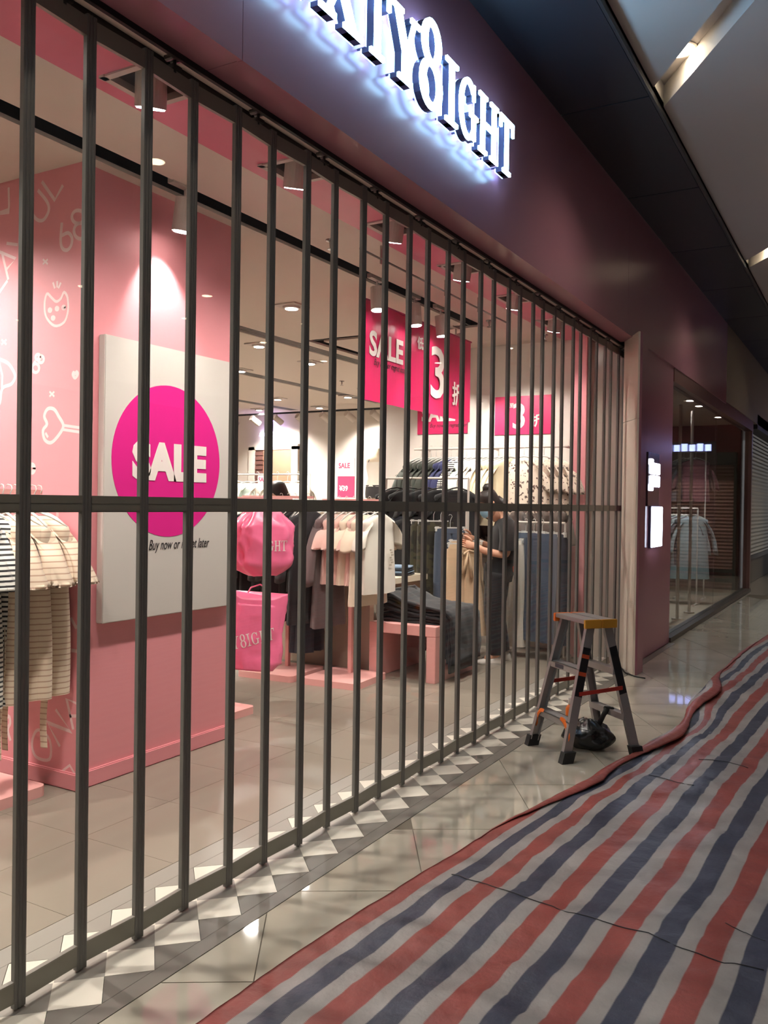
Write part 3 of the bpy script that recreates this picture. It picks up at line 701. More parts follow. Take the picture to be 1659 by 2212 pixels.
def pants_meshes(w=.36, ln=.98, thick=.045, flare=1., fold=.2, seed=1, folded=False):
    rnd = random.Random(seed); ph = rnd.random()*6; zt = -.10; legs = []
    wb = MB().loft([ell(0,0,zt,w*.40,thick*.8,24), ell(0,0,zt-.02,w*.405,thick*.85,24), ell(0,0,zt-.045,w*.42,thick*.9,24)], cap=False).mesh('waistband', None, True)
    for s1 in (-1, 1):
        R = []
        for j in range(16):
            v = j/15; a = w*.24*(1+(flare-1)*v) if v > .22 else w*(.235+.01*v); cx = s1*w*(.19+.05*v*flare)
            R.append(ell(cx+.006*math.sin(3*v+ph),.004*math.sin(7*v+ph),zt-.04-v*(ln-.04),a,thick*(.95+.35*v*flare),20,fold*v,3,ph+s1))
        m = MB().loft(R, cap=False); m.loft([R[-1],[(p[0]*.98,p[1]*.85,p[2]+.03) for p in R[-1]]], cap=False); legs.append(m.mesh('trouser_leg', None, True))
    return wb, legs
HOOK = [(0,0,-.09),(0,0,-.03),(.012,0,.0),(.02,0,.014),(.012,0,.03),(-.006,0,.034),(-.016,0,.024)]
hgt = MB().tube(HOOK, .0025, 6).tube([(-.19,0,-.165),(-.12,0,-.125),(-.05,0,-.10),(0,0,-.09),(.05,0,-.10),(.12,0,-.125),(.19,0,-.165)], [.004,.006,.007,.008,.007,.006,.004], 6).mesh('hanger', None, True)
hgp = MB().tube(HOOK, .0025, 6).box(-.16,.16,-.005,.005,-.098,-.086).box(-.15,-.12,-.014,.014,-.125,-.08).box(.12,.15,-.014,.014,-.125,-.08).mesh('clip_hanger', None)
CLEAR = mat('clear_plastic', (226,224,218), .12, spec=.8); CHR = mat('hanger_dark', (46,44,42), .3)
KIND = {}
def top(kind, loc, rz, m, label, group, hm_=None, cat='top', sleeves=True):
    t = thing(kind[0], label, cat, loc, rz, group); b, sv = KIND[kind[1]]
    ob('body', b, t, m=m)
    if sleeves:
        for s_me in sv: ob('sleeve', s_me, t, m=m)
    ob('hanger', hgt, t, m=hm_ or CLEAR)
    return t
def pants(kind, loc, rz, m, label, group, hm_=None):
    t = thing(kind[0], label, 'trousers', loc, rz, group); w_, lg = KIND[kind[1]]
    ob('waistband', w_, t, m=m)
    for l_ in lg: ob('trouser_leg', l_, t, m=m)
    ob('clip_hanger', hgp, t, m=hm_ or CLEAR); return t
KIND['tee'] = top_meshes(.44,.62,.05,.19,.08,1.02,.22,3)
KIND['tee_long'] = top_meshes(.46,.72,.045,.2,.085,1.05,.22,4)
KIND['frill'] = top_meshes(.40,.56,.05,.18,.075,1.1,.4,5,.25)
KIND['dress'] = top_meshes(.40,.86,.05,.22,.07,.92,.35,6,.5)
KIND['blouse'] = top_meshes(.42,.66,.05,.42,.06,1.0,.3,7)
KIND['coat'] = top_meshes(.44,.92,.055,.50,.06,1.15,.3,8)
KIND['shirt'] = top_meshes(.44,.60,.07,.25,.085,1.0,.3,9,.2)
KIND['jeans'] = pants_meshes(.36,1.0,.05,1.0,.25,2)
KIND['wide'] = pants_meshes(.36,.82,.05,1.35,.3,3)
fab = lambda n, c, r=.9: mat(n, c, r, var=.10, scale=9, bump=.05, bscale=60, sheen=.15)

# clothes rack stand: base plate, pole, arm
def rack(label, bx0, bx1, by0, by1, pole, z, arm0, arm1, rz=0.):
    t = thing('clothes_rack', label, 'clothes rack', ((bx0+bx1)/2,(by0+by1)/2,0))
    cx, cy = (bx0+bx1)/2, (by0+by1)/2; hx, hy = (bx1-bx0)/2, (by1-by0)/2; r = .04; pol = []
    for sx, sy, a0 in ((1,1,0),(-1,1,90),(-1,-1,180),(1,-1,270)):
        for k2 in range(6):
            a = math.radians(a0+18*k2); pol.append((sx*(hx-r)+r*math.cos(a), sy*(hy-r)+r*math.sin(a)))
    c, s = math.cos(rz), math.sin(rz); pol = [(cx+c*p[0]-s*p[1], cy+s*p[0]+c*p[1]) for p in pol]
    MB().prism(pol,0,.05).build('base_plate', RAILM, t)
    MB().box(pole[0]-.016,pole[0]+.016,pole[1]-.016,pole[1]+.016,.05,z).build('pole', RAILM, t)
    MB().bar(arm0, arm1, .022, .022).build('hanging_arm', RAILM, t)
    return t
# rack with long striped tunics, in front of the printed pink wall
rk1 = rack('pale pink rack at the left edge carrying the striped dresses', -1.88,-1.38,2.28,2.80, (-1.50,2.50), 1.46, (-1.50,1.9,1.46), (-1.50,2.84,1.46))
CRS = striped('cream_stripe_cotton', (226,206,182), (186,152,130), .027, .22); BWS = striped('black_white_stripe', (232,228,220), (34,34,36), .022, .42)
tie = MB().loft([[(-.018+.01*math.sin(v*6),-.05-.01*v,-.62-.62*v),(.018+.012*math.sin(v*6),-.05-.01*v,-.62-.62*v),(.018+.012*math.sin(v*6),-.046-.01*v,-.62-.62*v),(-.018+.01*math.sin(v*6),-.046-.01*v,-.62-.62*v)] for v in (i/8 for i in range(9))]).mesh('tie_belt', None)
for n in range(6):
    y = 2.83-n*.045
    t = top(('striped_dress','dress'), (-1.50+.012*(n%3),y,1.46), .26*math.sin(n*2.1)+.05, CRS, 'cream striped flutter-sleeve dress, %s from the printed pink wall' % ORD[n], 'cream striped dresses on the left rack', cat='dress')
    if n in (1,3,5): ob('tie_belt', tie, t, (.12 if n != 3 else .02,0,.02), m=CRS)
for n in range(5):
    y = 2.55-n*.07
    top(('striped_dress','dress'), (-1.50,y,1.46), .14*math.cos(n*2.3), BWS, 'black and white striped dress, %s after the cream dresses' % ORD[n], 'black and white striped dresses on the left rack', cat='dress')

# bag rack behind the block
rk2 = rack('pale pink rack stand behind the block holding the pink bags', -1.98,-1.55,4.22,4.62, (-1.80,4.58), 1.45, (-1.80,4.58,1.45), (-1.62,5.10,1.45))
# black clothes rack and tee rack
rk3 = rack('pale pink rack stand under the black clothes', -2.46,-1.93,5.52,6.04, (-2.22,5.90), 1.47, (-1.98,5.90,1.47), (-2.72,5.90,1.47), .05)
rk4 = rack('pale pink rack stand under the white and pink tops', -1.86,-1.36,5.56,6.10, (-1.63,5.95), 1.45, (-1.36,5.95,1.45), (-1.92,5.95,1.45), .06)
H2 = math.pi/2
TEEW = fab('white_jersey',(236,228,214)); TEEC = fab('cream_jersey',(238,220,196)); TEEP = fab('blush_jersey',(232,190,178)); TAUPE = fab('taupe_jersey',(108,92,92)); BLK = fab('black_cloth',(30,29,31)); DGR = fab('charcoal_cloth',(48,48,50))
seq = [('white_tee','tee',TEEW,'white tee with small chest print, front of the pale tops rack',-1.38), ('cream_tee','tee_long',TEEC,'cream tee just behind the white front tee',-1.47), ('blush_blouse','frill',TEEP,'blush pink frilled top between two cream tops',-1.54),
       ('cream_blouse','frill',TEEC,'cream frilled top in the middle of the pale tops rack',-1.61), ('blush_blouse','frill',TEEP,'blush frilled top toward the back of the pale rack',-1.68), ('blush_blouse','frill',TEEP,'rearmost blush frilled top on the pale rack',-1.75), ('taupe_tunic','coat',TAUPE,'taupe long top at the back end of the pale rack',-1.85)]
for nm, kd, m_, lb_, x in seq:
    t = top((nm,kd), (x,5.95+.01*random.uniform(-1,1),1.45), H2+random.uniform(-.12,.12), m_, lb_, 'tops on the pale rack')
    if nm == 'white_tee':
        pr = MB()
        for k2 in range(7): pr.box(.06+.012*(k2%3),.085+.012*(k2%3),-.075,-.070,-.40-.02*k2,-.387-.02*k2)
        pr.build('chest_print', mat('print_grey', (190,178,160), .8), t, local=True)
for n in range(9):
    x = -2.02-n*.075; kd = ['coat','blouse','dress','coat'][n%4]
    top(('black_garment',kd), (x,5.90+random.uniform(-.02,.02),1.47), H2+random.uniform(-.15,.15), BLK if n%3 else DGR, 'dark hanging garment, %s from the front of the black clothes rack' % ORD[n], 'dark clothes on the black rack')
JD = fab('dark_denim',(44,48,58)); JB = fab('blue_denim',(70,82,100)); OLV = blotch('olive_camouflage',(66,62,44),(38,36,28),14,.5); WHP = fab('white_twill',(222,214,200)); BEI = fab('beige_twill',(214,184,150))
for n, x in enumerate((-2.06,-2.14)):
    pants(('dark_jeans','jeans'), (x,5.98,1.28), H2+.2*n, JD, '%s pair of dark jeans hanging low on the black clothes rack' % ORD[n], 'dark jeans on the black rack')

# ---- pink carrier bags with white lettering
BAGM = mat('pink_plastic', (248,120,160), .3, spec=.55, var=.08, scale=5, bump=.5, bscale=11)
def carrier(label, c, w_, h_, d_, rz, seed, knot=True):
    t = thing('carrier_bag', label, 'bag', c, rz, 'pink carrier bags')
    R = []; n = 64
    for j in range(41):
        v = j/40; ring = []
        if knot: pr = (.10+.9*min(1,(v/.35))**.8) if v < .35 else (1.0 if v < .78 else 1-.55*((v-.78)/.22)**2)
        else: pr = .92+.08*v if v < .9 else 1-.25*((v-.9)/.1)
        for i in range(n):
            a = 2*math.pi*i/n; x, y = math.cos(a), math.sin(a)
            nz = noise.noise(Vector((x*1.4+seed, y*1.4, v*2.6)))*.5 + noise.noise(Vector((x*3.1+seed, y*3.1, v*5)))*.22
            cr_f = abs(noise.noise(Vector((x*2.3+seed*2, y*2.3, v*3.4+seed))))+.5*abs(noise.noise(Vector((x*5+seed, y*5, v*7))))
            k_ = 1+nz*(.42 if knot else .26)-(.22 if knot else .14)*cr_f
            ring.append((w_/2*math.copysign(abs(x)**.7,x)*pr*k_, d_/2*math.copysign(abs(y)**.8,y)*(pr if knot else .5+.5*v)*k_, -h_*v+.02*nz+(0 if knot or v > .1 else .03*math.sin(2*a+seed))))
        R.append(ring)
    b = MB().loft(R).build('bag_body', BAGM, t, True, local=True)
    if knot: MB().tube([(0,0,.12),(.02,.01,.05),(0,0,-.02)],[.006,.018,.03],8).build('gathered_neck', BAGM, t, local=True)
    else: MB().tube([(-.10,0,-.02),(-.07,0,.05),(0,0,.08),(.07,0,.05),(.10,0,-.02)],.006,8).build('handle', BAGM, t, local=True)
    return t, b
def bag_print(t, b, word, o, h, ang):
    bv = BVHTree.FromPolygons([tuple(v.co) for v in b.data.vertices], [tuple(p.vertices) for p in b.data.polygons])
    mb = MB(); x = 0; c, s = math.cos(ang), math.sin(ang)
    for ch in word:
        polys, adv = serif_glyph(ch, .15, .07, .06)
        for p in poly_fix(polys):
            sub = []
            for a_, b_ in zip(p, p[1:]+p[:1]):
                for q_ in range(3): sub.append((a_[0]+(b_[0]-a_[0])*q_/3, a_[1]+(b_[1]-a_[1])*q_/3))
            vs = []
            for gx, gy_ in sub:
                lx, lz = (x+gx)*h*.8, gy_*h; X, Z = o[0]+c*lx-s*lz, o[1]+s*lx+c*lz
                hit = bv.ray_cast(Vector((X,-1,Z)), Vector((0,1,0)))[0]
                vs.append((X, (hit.y if hit else -.05)-.003-.0002*(len(mb.f)%5), Z))
            mb.add(vs, [tuple(range(len(vs)))])
        x += adv+.10
    mb.build('bag_lettering', PW, t, local=True)
ubag, ub = carrier('knotted pink carrier bag hanging beside the sale board', (-1.74,4.93,1.44), .50, .54, .26, H2-.45, 3.1)
bag_print(ubag, ub, 'IGHT', (-.07,-.36), .075, .0)
lbag, lbb = carrier('open-topped pink carrier bag hanging below the knotted bag', (-1.74,4.88,.76), .48, .52, .22, H2-.45, 8.4, False)
bag_print(lbag, lbb, 'TY8IGHT', (-.235,-.40), .085, .28)
for o_, dz in ((lbag,0),): o_.rotation_euler = (0,.14,H2-.45)

# ================================================================== DISPLAY BOX, BENCH AND DENIM
db = thing('display_box', 'beige display box with white edges behind the clothes racks', 'display', (-2.15,6.8,0))
MB().box(-2.74,-1.64,6.33,7.28,0,.72).build('box_body', mat('beige_laminate', (196,176,156), .5, var=.03), db)
MB().box(-2.76,-1.60,6.31,7.30,.72,.77).build('box_top', mat('cream_laminate', (240,228,204), .4), db)
MB().box(-1.66,-1.62,6.30,6.335,0,.72).build('edge_strip', mat('cream_laminate', (240,228,204), .4), db)
bn = thing('pink_bench', 'low pale pink bench under the pile of black jeans', 'bench', (-1.28,6.53,0))
MB().box(-1.56,-.95,6.13,6.94,.37,.45).build('bench_top', RAILM, bn, bevel=.003)
MB().box(-1.03,-.95,6.13,6.94,0,.37).build('side_panel', RAILM, bn, bevel=.003); MB().box(-1.56,-1.48,6.13,6.94,0,.37).build('side_panel', RAILM, bn, bevel=.003)
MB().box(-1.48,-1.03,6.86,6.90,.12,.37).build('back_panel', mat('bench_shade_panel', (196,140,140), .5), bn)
JK = fab('black_denim',(31,32,35))
for n in range(7):
    t = thing('folded_jeans', '%s pair from the bottom of the black jeans draped over the pink bench' % ORD[n], 'trousers', (-1.25,6.5,.45), 0, 'black jeans piled on the bench')
    z0 = .455+n*.019; off = .008*n; y0, y1 = 6.24+.015*(n%3), 6.80-.02*(n%2); ln = .22+.09*((n*5)%4)*.5+.012*n
    path = [(-1.55-.02*(n%2)+off, z0+.015+max(0,(n-1))*.022), (-1.45,z0+.01+n*.016), (-1.30,z0+n*.008), (-1.12,z0+.002*n), (-1.0,z0), (-.945+.004*n,z0-.012), (-.925+.009*n,z0-.05), (-.922+.010*n,z0-.05-ln*.5), (-.92+.011*n,max(.06,z0-.05-ln))]
    R = []
    fine = []
    for a, b in zip(path, path[1:]):
        for k2 in range(4): fine.append((a[0]+(b[0]-a[0])*k2/4, a[1]+(b[1]-a[1])*k2/4))
    fine.append(path[-1])
    for i, (x, z) in enumerate(fine):
        a, b = fine[max(i-1,0)], fine[min(i+1,len(fine)-1)]; dx, dz = b[0]-a[0], b[1]-a[1]; l_ = math.hypot(dx,dz); nx, nz = -dz/l_, dx/l_
        ring = []
        for q_ in range(12):
            y = y0+(y1-y0)*q_/11; wv = .011*noise.noise(Vector((x*8+n*3,y*11,z*9)))*2
            ring.append((x+nx*(.009+wv), y, z+nz*(.009+wv)))
        for q_ in range(11, -1, -1):
            y = y0+(y1-y0)*q_/11; wv = .011*noise.noise(Vector((x*8+n*3,y*11,z*9)))*2
            ring.append((x-nx*(.009-wv), y, z-nz*(.009-wv)))
        R.append(ring)
    MB().loft(R).build('leg_stack', JK, t, True)
    MB().box(path[0][0]-.012,path[0][0]+.03,y0+.02,y1-.02,path[0][1]-.012,path[0][1]+.012).build('waistband', JK, t, bevel=.004)
for n in range(4):
    m_ = [JD,fab('light_denim',(122,146,172)),JD,fab('light_denim',(122,146,172))][n]
    t = thing('folded_jeans', ['dark folded jeans at the bottom of the small stack on the display box','lower pale blue folded jeans in the stack on the display box','upper dark folded jeans in the stack on the display box','pale blue folded jeans on top of the stack on the display box'][n], 'trousers', (-1.80,6.98,.77+.022*n), .2+.05*n, 'folded jeans on the display box')
    R = []
    for j in range(9):
        v = j/8; s_ = 1-.12*(2*v-1)**4
        R.append([(p[0], -.14+.28*v, p[1]) for p in ((-.16*s_,.001),(.10,.001),(.155,.004),(.165*s_,.010),(.155,.017),(.10,.020),(-.16*s_,.020))])
    MB().loft(R).build('folded_leg', m_, t, True, local=True)
# ================================================================== SIDE-WALL RAILS
GM = mat('rail_white_metal', (226,216,206), .35, metal=.2)
def wall_rail(label, x0, x1, y, z, wy=8.3):
    t = thing('wall_rail', label, 'clothes rail', ((x0+x1)/2,wy,z))
    MB().cyl((x0,y,z),(x1,y,z),.011,10).build('rail_tube', GM, t)
    for x in (x0+.04,(x0+x1)/2,x1-.04): MB().bar((x,y,z),(x,wy,z),.012,.02).build('bracket', GM, t)
    return t
wall_rail('upper white clothes rail on the shop side wall', -2.16,-.50,8.02,2.00)
wall_rail('lower white clothes rail on the shop side wall', -2.10,-.50,8.02,1.50)
GRN = fab('dark_green_cloth',(58,62,54)); NVY = fab('navy_cloth',(52,56,96)); FLO = blotch('floral_print',(238,220,200),(96,72,64),30,.60); CRM = fab('butter_cloth',(242,224,188)); BWT = striped('bold_stripe', (236,230,220), (28,28,30), .022, .5); MOC = fab('mocha_cloth',(88,76,70)); MNT = fab('pale_mint_cloth',(206,222,210))
WL = [('green_shirt','shirt',GRN,'dark green top')]*6+[('navy_shirt','shirt',NVY,'navy top')]*2+[('striped_shirt','shirt',BWT,'bold striped top')]*2+[('mint_shirt','shirt',MNT,'pale mint top')]*1+[('white_shirt','shirt',TEEW,'bright white top')]*3+[('cream_blouse','blouse',CRM,'butter cream top')]*4
cnt = {}
for n, (nm, kd, m_, lb_) in enumerate(WL):
    x = -2.08+n*.058; cnt[lb_] = cnt.get(lb_,-1)+1
    top((nm,kd), (x,8.02,2.00), H2-.55+random.uniform(-.08,.08), m_, '%s on the upper wall rail, %s of its colour from the left' % (lb_, ORD[cnt[lb_]]), 'clothes on the upper wall rail')
for n in range(4):
    top(('floral_shirt','shirt'), (-.93+n*.095,7.98+.02*n,2.00), -.15-.1*n, FLO, 'cream floral shirt, %s from the left on the upper wall rail' % ORD[n], 'floral shirts on the upper wall rail', cat='shirt')
for n in range(7):
    top(('mocha_jacket','shirt'), (-1.10+n*.085,8.04,1.52), -.9+.1*math.sin(n*3), MOC, 'mocha jacket, %s from the left on the lower wall rail' % ORD[n], 'mocha jackets on the lower wall rail', cat='jacket')
for n in range(6):
    top(('dark_shirt','shirt'), (-2.05+n*.09,8.04,1.52), H2-.6, [BLK,DGR,BWT,BLK,GRN,DGR][n], ['black','charcoal','striped','second black','green','second charcoal'][n]+' top on the lower wall rail behind the black clothes', 'dark tops on the lower wall rail')
# floor racks before the side wall
def floor_rail(label, x0, x1, y, z):
    t = thing('floor_rail', label, 'clothes rail', ((x0+x1)/2,y,0))
    MB().cyl((x0,y,z),(x1,y,z),.011,10).build('rail_tube', GM, t)
    for x in (x0,x1):
        MB().cyl((x,y,.03),(x,y,z),.011,10).build('upright', GM, t); MB().bar((x,y-.2,.015),(x,y+.2,.015),.03,.03).build('foot', GM, t)
    return t
floor_rail('white floor rail holding the blue and white jeans', -1.02,-.42,7.72,1.27)
for n in range(5):
    pants(('blue_jeans','jeans'), (-.80+n*.085,7.72-.015*n,1.27), -.25-.15*n, JB if n != 4 else JD, ('blue jeans, %s from the left on the right floor rail' % ORD[n]) if n != 4 else 'darkest jeans at the right end of the right floor rail', 'jeans on the right floor rail')
pants(('white_trousers','jeans'), (-.94,7.73,1.20), -.5, WHP, 'white trousers beside the blue jeans behind the worker', 'trousers on the right floor rail')
floor_rail('dark floor rail loaded with black tops behind the bench', -2.20,-1.30,7.50,1.68)
for n in range(5):
    top(('black_shirt','tee'), (-2.08+n*.165,7.50-.02*(n%2),1.68), .35+.05*(n%3), BLK, 'black top on dark hanger, %s from the left on the rail behind the bench' % ORD[n], 'black tops behind the bench', CHR)
floor_rail('lower floor rail with dark trousers behind the bench', -2.22,-1.28,7.42,1.42)
LOW = [(BLK,'coat','black long top'),(JD,'coat','dark denim long top'),(BLK,'coat','black long dress')]
for n in range(3):
    top(('black_tunic','coat'), (-2.08+n*.14,7.40,1.42), .4, LOW[n][0], LOW[n][2]+' on the lower rail behind the bench', 'long clothes behind the bench', CHR)
for n in range(3):
    pants(('camouflage_trousers','jeans'), (-1.68+n*.075,7.38,1.36), .3+.2*n, OLV, 'olive camouflage trousers, %s from the left behind the bench' % ORD[n], 'camouflage trousers behind the bench')
pants(('blue_jeans','jeans'), (-1.42,7.36,1.30), .9, JB, 'single blue jeans left of the held beige trousers', None)

# ================================================================== DEEP PART OF THE SHOP
dg_ = thing('door_1', 'brown door with a louvred side in the back wall under the purple neon', 'door', (-7.75,12.97,0)); dg_['kind'] = 'structure'
brn = mat('brown_door', (186,132,108), .5, var=.08); lou = mat('louvre_brown', (120,84,78), .5)
MB().box(-8.32,-8.18,12.94,13.0,0,2.46).box(-7.32,-7.18,12.94,13.0,0,2.46).box(-8.32,-7.18,12.94,13.0,2.40,2.50).build('door_frame', WHITE, dg_)
MB().box(-7.98,-7.32,12.955,12.985,.02,2.40).build('door_leaf', brn, dg_)
MB().box(-8.18,-7.98,12.975,12.99,.02,2.40).build('louvre_panel', lou, dg_)
for k2 in range(26): MB().box(-8.17,-7.99,12.955,12.975,.1+k2*.088,.16+k2*.088).build('louvre_slat', lou, dg_)
NEON = emis('neon_purple', (.45,.30,1.0), 9); NEW = emis('neon_white', (.75,.68,1.0), 9, False)
nn = thing('neon_sign', 'purple neon sign glowing on the back wall above the brown door', 'sign', (-7.75,12.96,2.45))
MB().tube([(-7.75+.14*math.sin(a)-.02,12.95,2.70+.24*math.cos(a)) for a in (2*math.pi*i/28 for i in range(29))],.014,8).build('neon_loop', NEON, nn, True)
for k2 in range(7):
    x = -8.05+k2*.09; MB().tube([(x,12.94,2.66),(x+.015,12.94,2.72),(x+.05,12.94,2.73),(x+.06,12.94,2.67),(x+.03,12.94,2.655)],.013,6).build('neon_letter', NEW, nn, True)
# shelf unit seen between the bags
sh = thing('wall_shelf', 'white shelf unit behind the pink bags', 'shelf', (-4.2,7.4,0))
for z in (.25,.55,.85,1.15): MB().box(-4.9,-3.3,7.3,7.7,z,z+.06).build('shelf_board', WHITE, sh)
MB().box(-4.9,-3.3,7.68,7.72,0,1.21).build('shelf_back', mat('shelf_brown', (120,100,84), .6), sh)
for x in (-4.9,-3.34): MB().box(x,x+.04,7.3,7.7,0,1.21).build('shelf_side', WHITE, sh)
# counter and small sale signs
cw = thing('white_counter', 'long white counter in the deep part of the shop', 'counter', (-4.4,9.7,0))
MB().box(-5.6,-3.2,9.5,10.1,0,1.30).build('counter_body', WHITE, cw); MB().box(-5.64,-3.16,9.46,10.14,1.30,1.36).build('counter_top', WHITE, cw)
def sale_card(label, x, y, z0, w_, h_, line2):
    t = thing('sale_card', label, 'sign', (x,y,z0)); zt = z0+h_
    MB().box(x-w_/2,x+w_/2,y,y+.012,z0+h_*.62,zt).build('white_card', PW, t); MB().box(x-w_/2,x+w_/2,y,y+.012,z0+.08,z0+h_*.60).build('pink_card', mat('card_pink', (216,60,100), .5), t)
    MB().cyl((x,y+.006,1.36),(x,y+.006,z0+.09),.008,8).build('card_pole', RAILM, t); MB().box(x-.05,x+.05,y-.05,y+.05,1.36,1.368).build('card_foot', RAILM, t)
    text_obj('sale_lettering','SALE',w_*.36,mat('card_pink', (216,60,100), .5),t,(x-w_*.45,y-.001,z0+h_*.78),(1,0,0),(0,0,1),.001,.003,0,'LEFT',.9)
    text_obj('price_lettering',line2,w_*.36,PW,t,(x-w_*.38,y-.001,z0+h_*.28),(1,0,0),(0,0,1),.001,.003,0,'LEFT',.9)
sale_card('tall sale card reading SALE and 39 beside the white mannequin', -4.02,9.62,1.42,.26,.60,'¥39')
sale_card('low sale card reading SALE on the counter near the door', -5.36,9.62,1.38,.24,.42,'¥90')
# mannequin torso in white camisole
mn = thing('mannequin', 'pale mannequin torso in white camisole and black shorts', 'mannequin', (-3.98,10.4,0))
skinm = mat('mannequin_cream', (232,214,186), .5)
prof = [(.05,.05,2.20),(.05,.05,2.12),(.16,.08,2.08),(.19,.10,2.02),(.17,.11,1.92),(.13,.09,1.78),(.17,.11,1.64),(.18,.12,1.56),(.16,.11,1.46)]
MB().loft([ell(-3.98,10.4,z,a,b,24,pw=1.) for a, b, z in prof]).build('torso', skinm, mn, True)
MB().loft([ell(-3.98,10.4,z,a+.012,b+.012,24,.03,6,pw=1.) for a, b, z in ((.165,.105,2.00),(.175,.115,1.92),(.14,.095,1.78),(.18,.12,1.66))],cap=False).build('camisole', TEEW, mn, True)
MB().loft([ell(-3.98,10.4,z,a+.014,b+.014,24,pw=1.) for a, b, z in ((.175,.115,1.68),(.182,.12,1.56),(.175,.12,1.50))],cap=False).build('shorts', BLK, mn, True)
for s1 in (-1,1): MB().tube([(-3.98+s1*.12,10.38,2.08),(-3.98+s1*.10,10.29,2.0)],.006,6).build('shoulder_strap', BLK, mn)
for s1 in (-.07,.07): MB().tube([(-3.98+s1,10.4,1.5),(-3.98+s1,10.4,1.2),(-3.98+s1,10.4,.02)],[.075,.06,.04],12).build('leg', skinm, mn, True)
rk5 = floor_rail('far white rail with white tops in the deep shop', -5.6,-4.1,8.9,1.78)
for n in range(8):
    top(('white_shirt','tee'), (-5.4+n*.16,8.9,1.78), .3+.2*math.sin(n), TEEW if n%3 else MNT, '%s pale top from the left on the far white rail' % ORD[n], 'pale tops on the far white rail')
lv = thing('wall_panel', 'small lilac framed panel on the return wall edge', 'panel', (-2.80,9.6,1.4))
MB().box(-2.83,-2.74,9.2,9.6,1.45,1.95).build('panel_board', mat('lilac', (206,178,224), .6), lv)

# ================================================================== FAR DISPLAY WINDOW CONTENTS
rkd = floor_rail('white rail inside the far display window', -.62,-.20,13.2,1.42)
GB = fab('grey_blue_cloth',(150,164,168)); DKG = fab('dark_grey_cloth',(70,74,80))
for n in range(6):
    top(('window_shirt','coat' if n%2 else 'tee_long'), (-.54+n*.055,13.2+.01*n,1.42), .3+.06*n, DKG if n%2 == 0 else GB, '%s grey garment from the left in the far display window' % ORD[n], 'clothes in the far display window')
floor_rail('taller white rail deeper in the far display window', -.66,-.25,14.1,2.30)
for n in range(3):
    top(('window_shirt','blouse'), (-.58+n*.09,14.1,2.30), .3, [DKG,BLK,fab('rose_cloth',(112,64,72))][n], '%s garment on the taller rail of the far display window' % ORD[n], 'clothes on the taller window rail')
o = thing('window_curtain', 'pale curtain strip hanging inside the far display window', 'curtain', (-.55,12.1,.6))
R = []
for z in (2.74,1.9): R.append([(-.50+.02*math.sin(i*1.3),12.0+.03*i,z) for i in range(12)]+[(-.49+.02*math.sin(i*1.3),12.0+.03*i,z) for i in range(11,-1,-1)])
MB().loft(R).build('curtain_cloth', fab('pale_curtain',(206,196,180)), o)
for n, y in enumerate((11.4,12.2)):
    o = thing('window_pole', '%s pale pole from the left in the far display window' % ORD[n], 'pole', (-.12,y,0)); MB().cyl((-.12,y,0),(-.12,y,2.74),.02,12).build('pole_tube', GM, o); MB().cyl((-.12,y,0),(-.12,y,.02),.07,16).build('pole_foot', GM, o)

# ================================================================== ROLLER SHUTTERS OF NEIGHBOURING SHOPS
SHM = mat('shutter_slats', (150,140,112), .35, metal=.4, var=.08); SHD = mat('shutter_dark', (52,48,44), .5)
def shutter(label, o, right, w_, z0, z1, nrm, m_):
    t = thing('roller_shutter', label, 'shutter', o); o = Vector(o); r = Vector(right); n = Vector(nrm); mb = MB(); z = z0; p = .075
    while z < z1-.01:
        a = o+Vector((0,0,z)); mb.add([a, a+r*w_, a+r*w_+n*.018+Vector((0,0,p*.45)), a+n*.018+Vector((0,0,p*.45)), a+r*w_+n*.0+Vector((0,0,p*.96)), a+Vector((0,0,p*.96))], [(0,1,2,3),(3,2,4,5)]); z += p
    c_ = mb.build('slat_curtain', m_, t); c_['kind'] = 'stuff'
    MB().obox(o+Vector((0,0,z1)), r*w_, n*.22, (0,0,.26)).build('shutter_box', SHD, t)
    MB().obox(o+Vector((0,0,z0-.04)), r*w_, n*.04, (0,0,.08)).build('bottom_bar', SHD, t)
    for e_ in (0,w_-.06): MB().obox(o+r*e_+Vector((0,0,0)), r*.06, n*.06, (0,0,z1)).build('guide_rail', SHD, t)
    return t
shutter('closed slatted roller shutter on the shop past the display window', (-.02,16.6,0), (0,1,0), 9, .5, 2.85, (1,0,0), SHM)
swf = MB().box(-.4,-.02,16.15,30,0,4.1).build('wall_neighbour', mat('neighbour_wall', (96,88,78), .6)); struct(swf, 'dark wall behind the neighbouring roller shutter', 'wall')
shutter('closed roller shutter across the end of the mall passage', (.75,19.5,0), (1,0,0), 5.8, .1, 2.35, (0,-1,0), mat('shutter_rose', (170,128,118), .35, metal=.3, var=.1))
ew = MB().box(.7,6.7,19.6,19.9,0,4.07).build('wall_end', mat('end_wall_red', (150,70,70), .5)); struct(ew, 'dull red shop front at the end of the passage', 'wall')
es = thing('far_shop_sign', 'blue lit sign over the shutter at the passage end', 'sign', (2.2,19.5,2.65))
for k2 in range(6): MB().box(1.25+k2*.16,1.37+k2*.16,19.28,19.3,2.64,2.80 if k2%2 else 2.78).build('sign_letter', emis('blue_sign_light', (.35,.42,1.0), 4), es)
MB().box(1.15,2.3,19.3,19.33,2.6,2.84).build('sign_board', SHD, es)
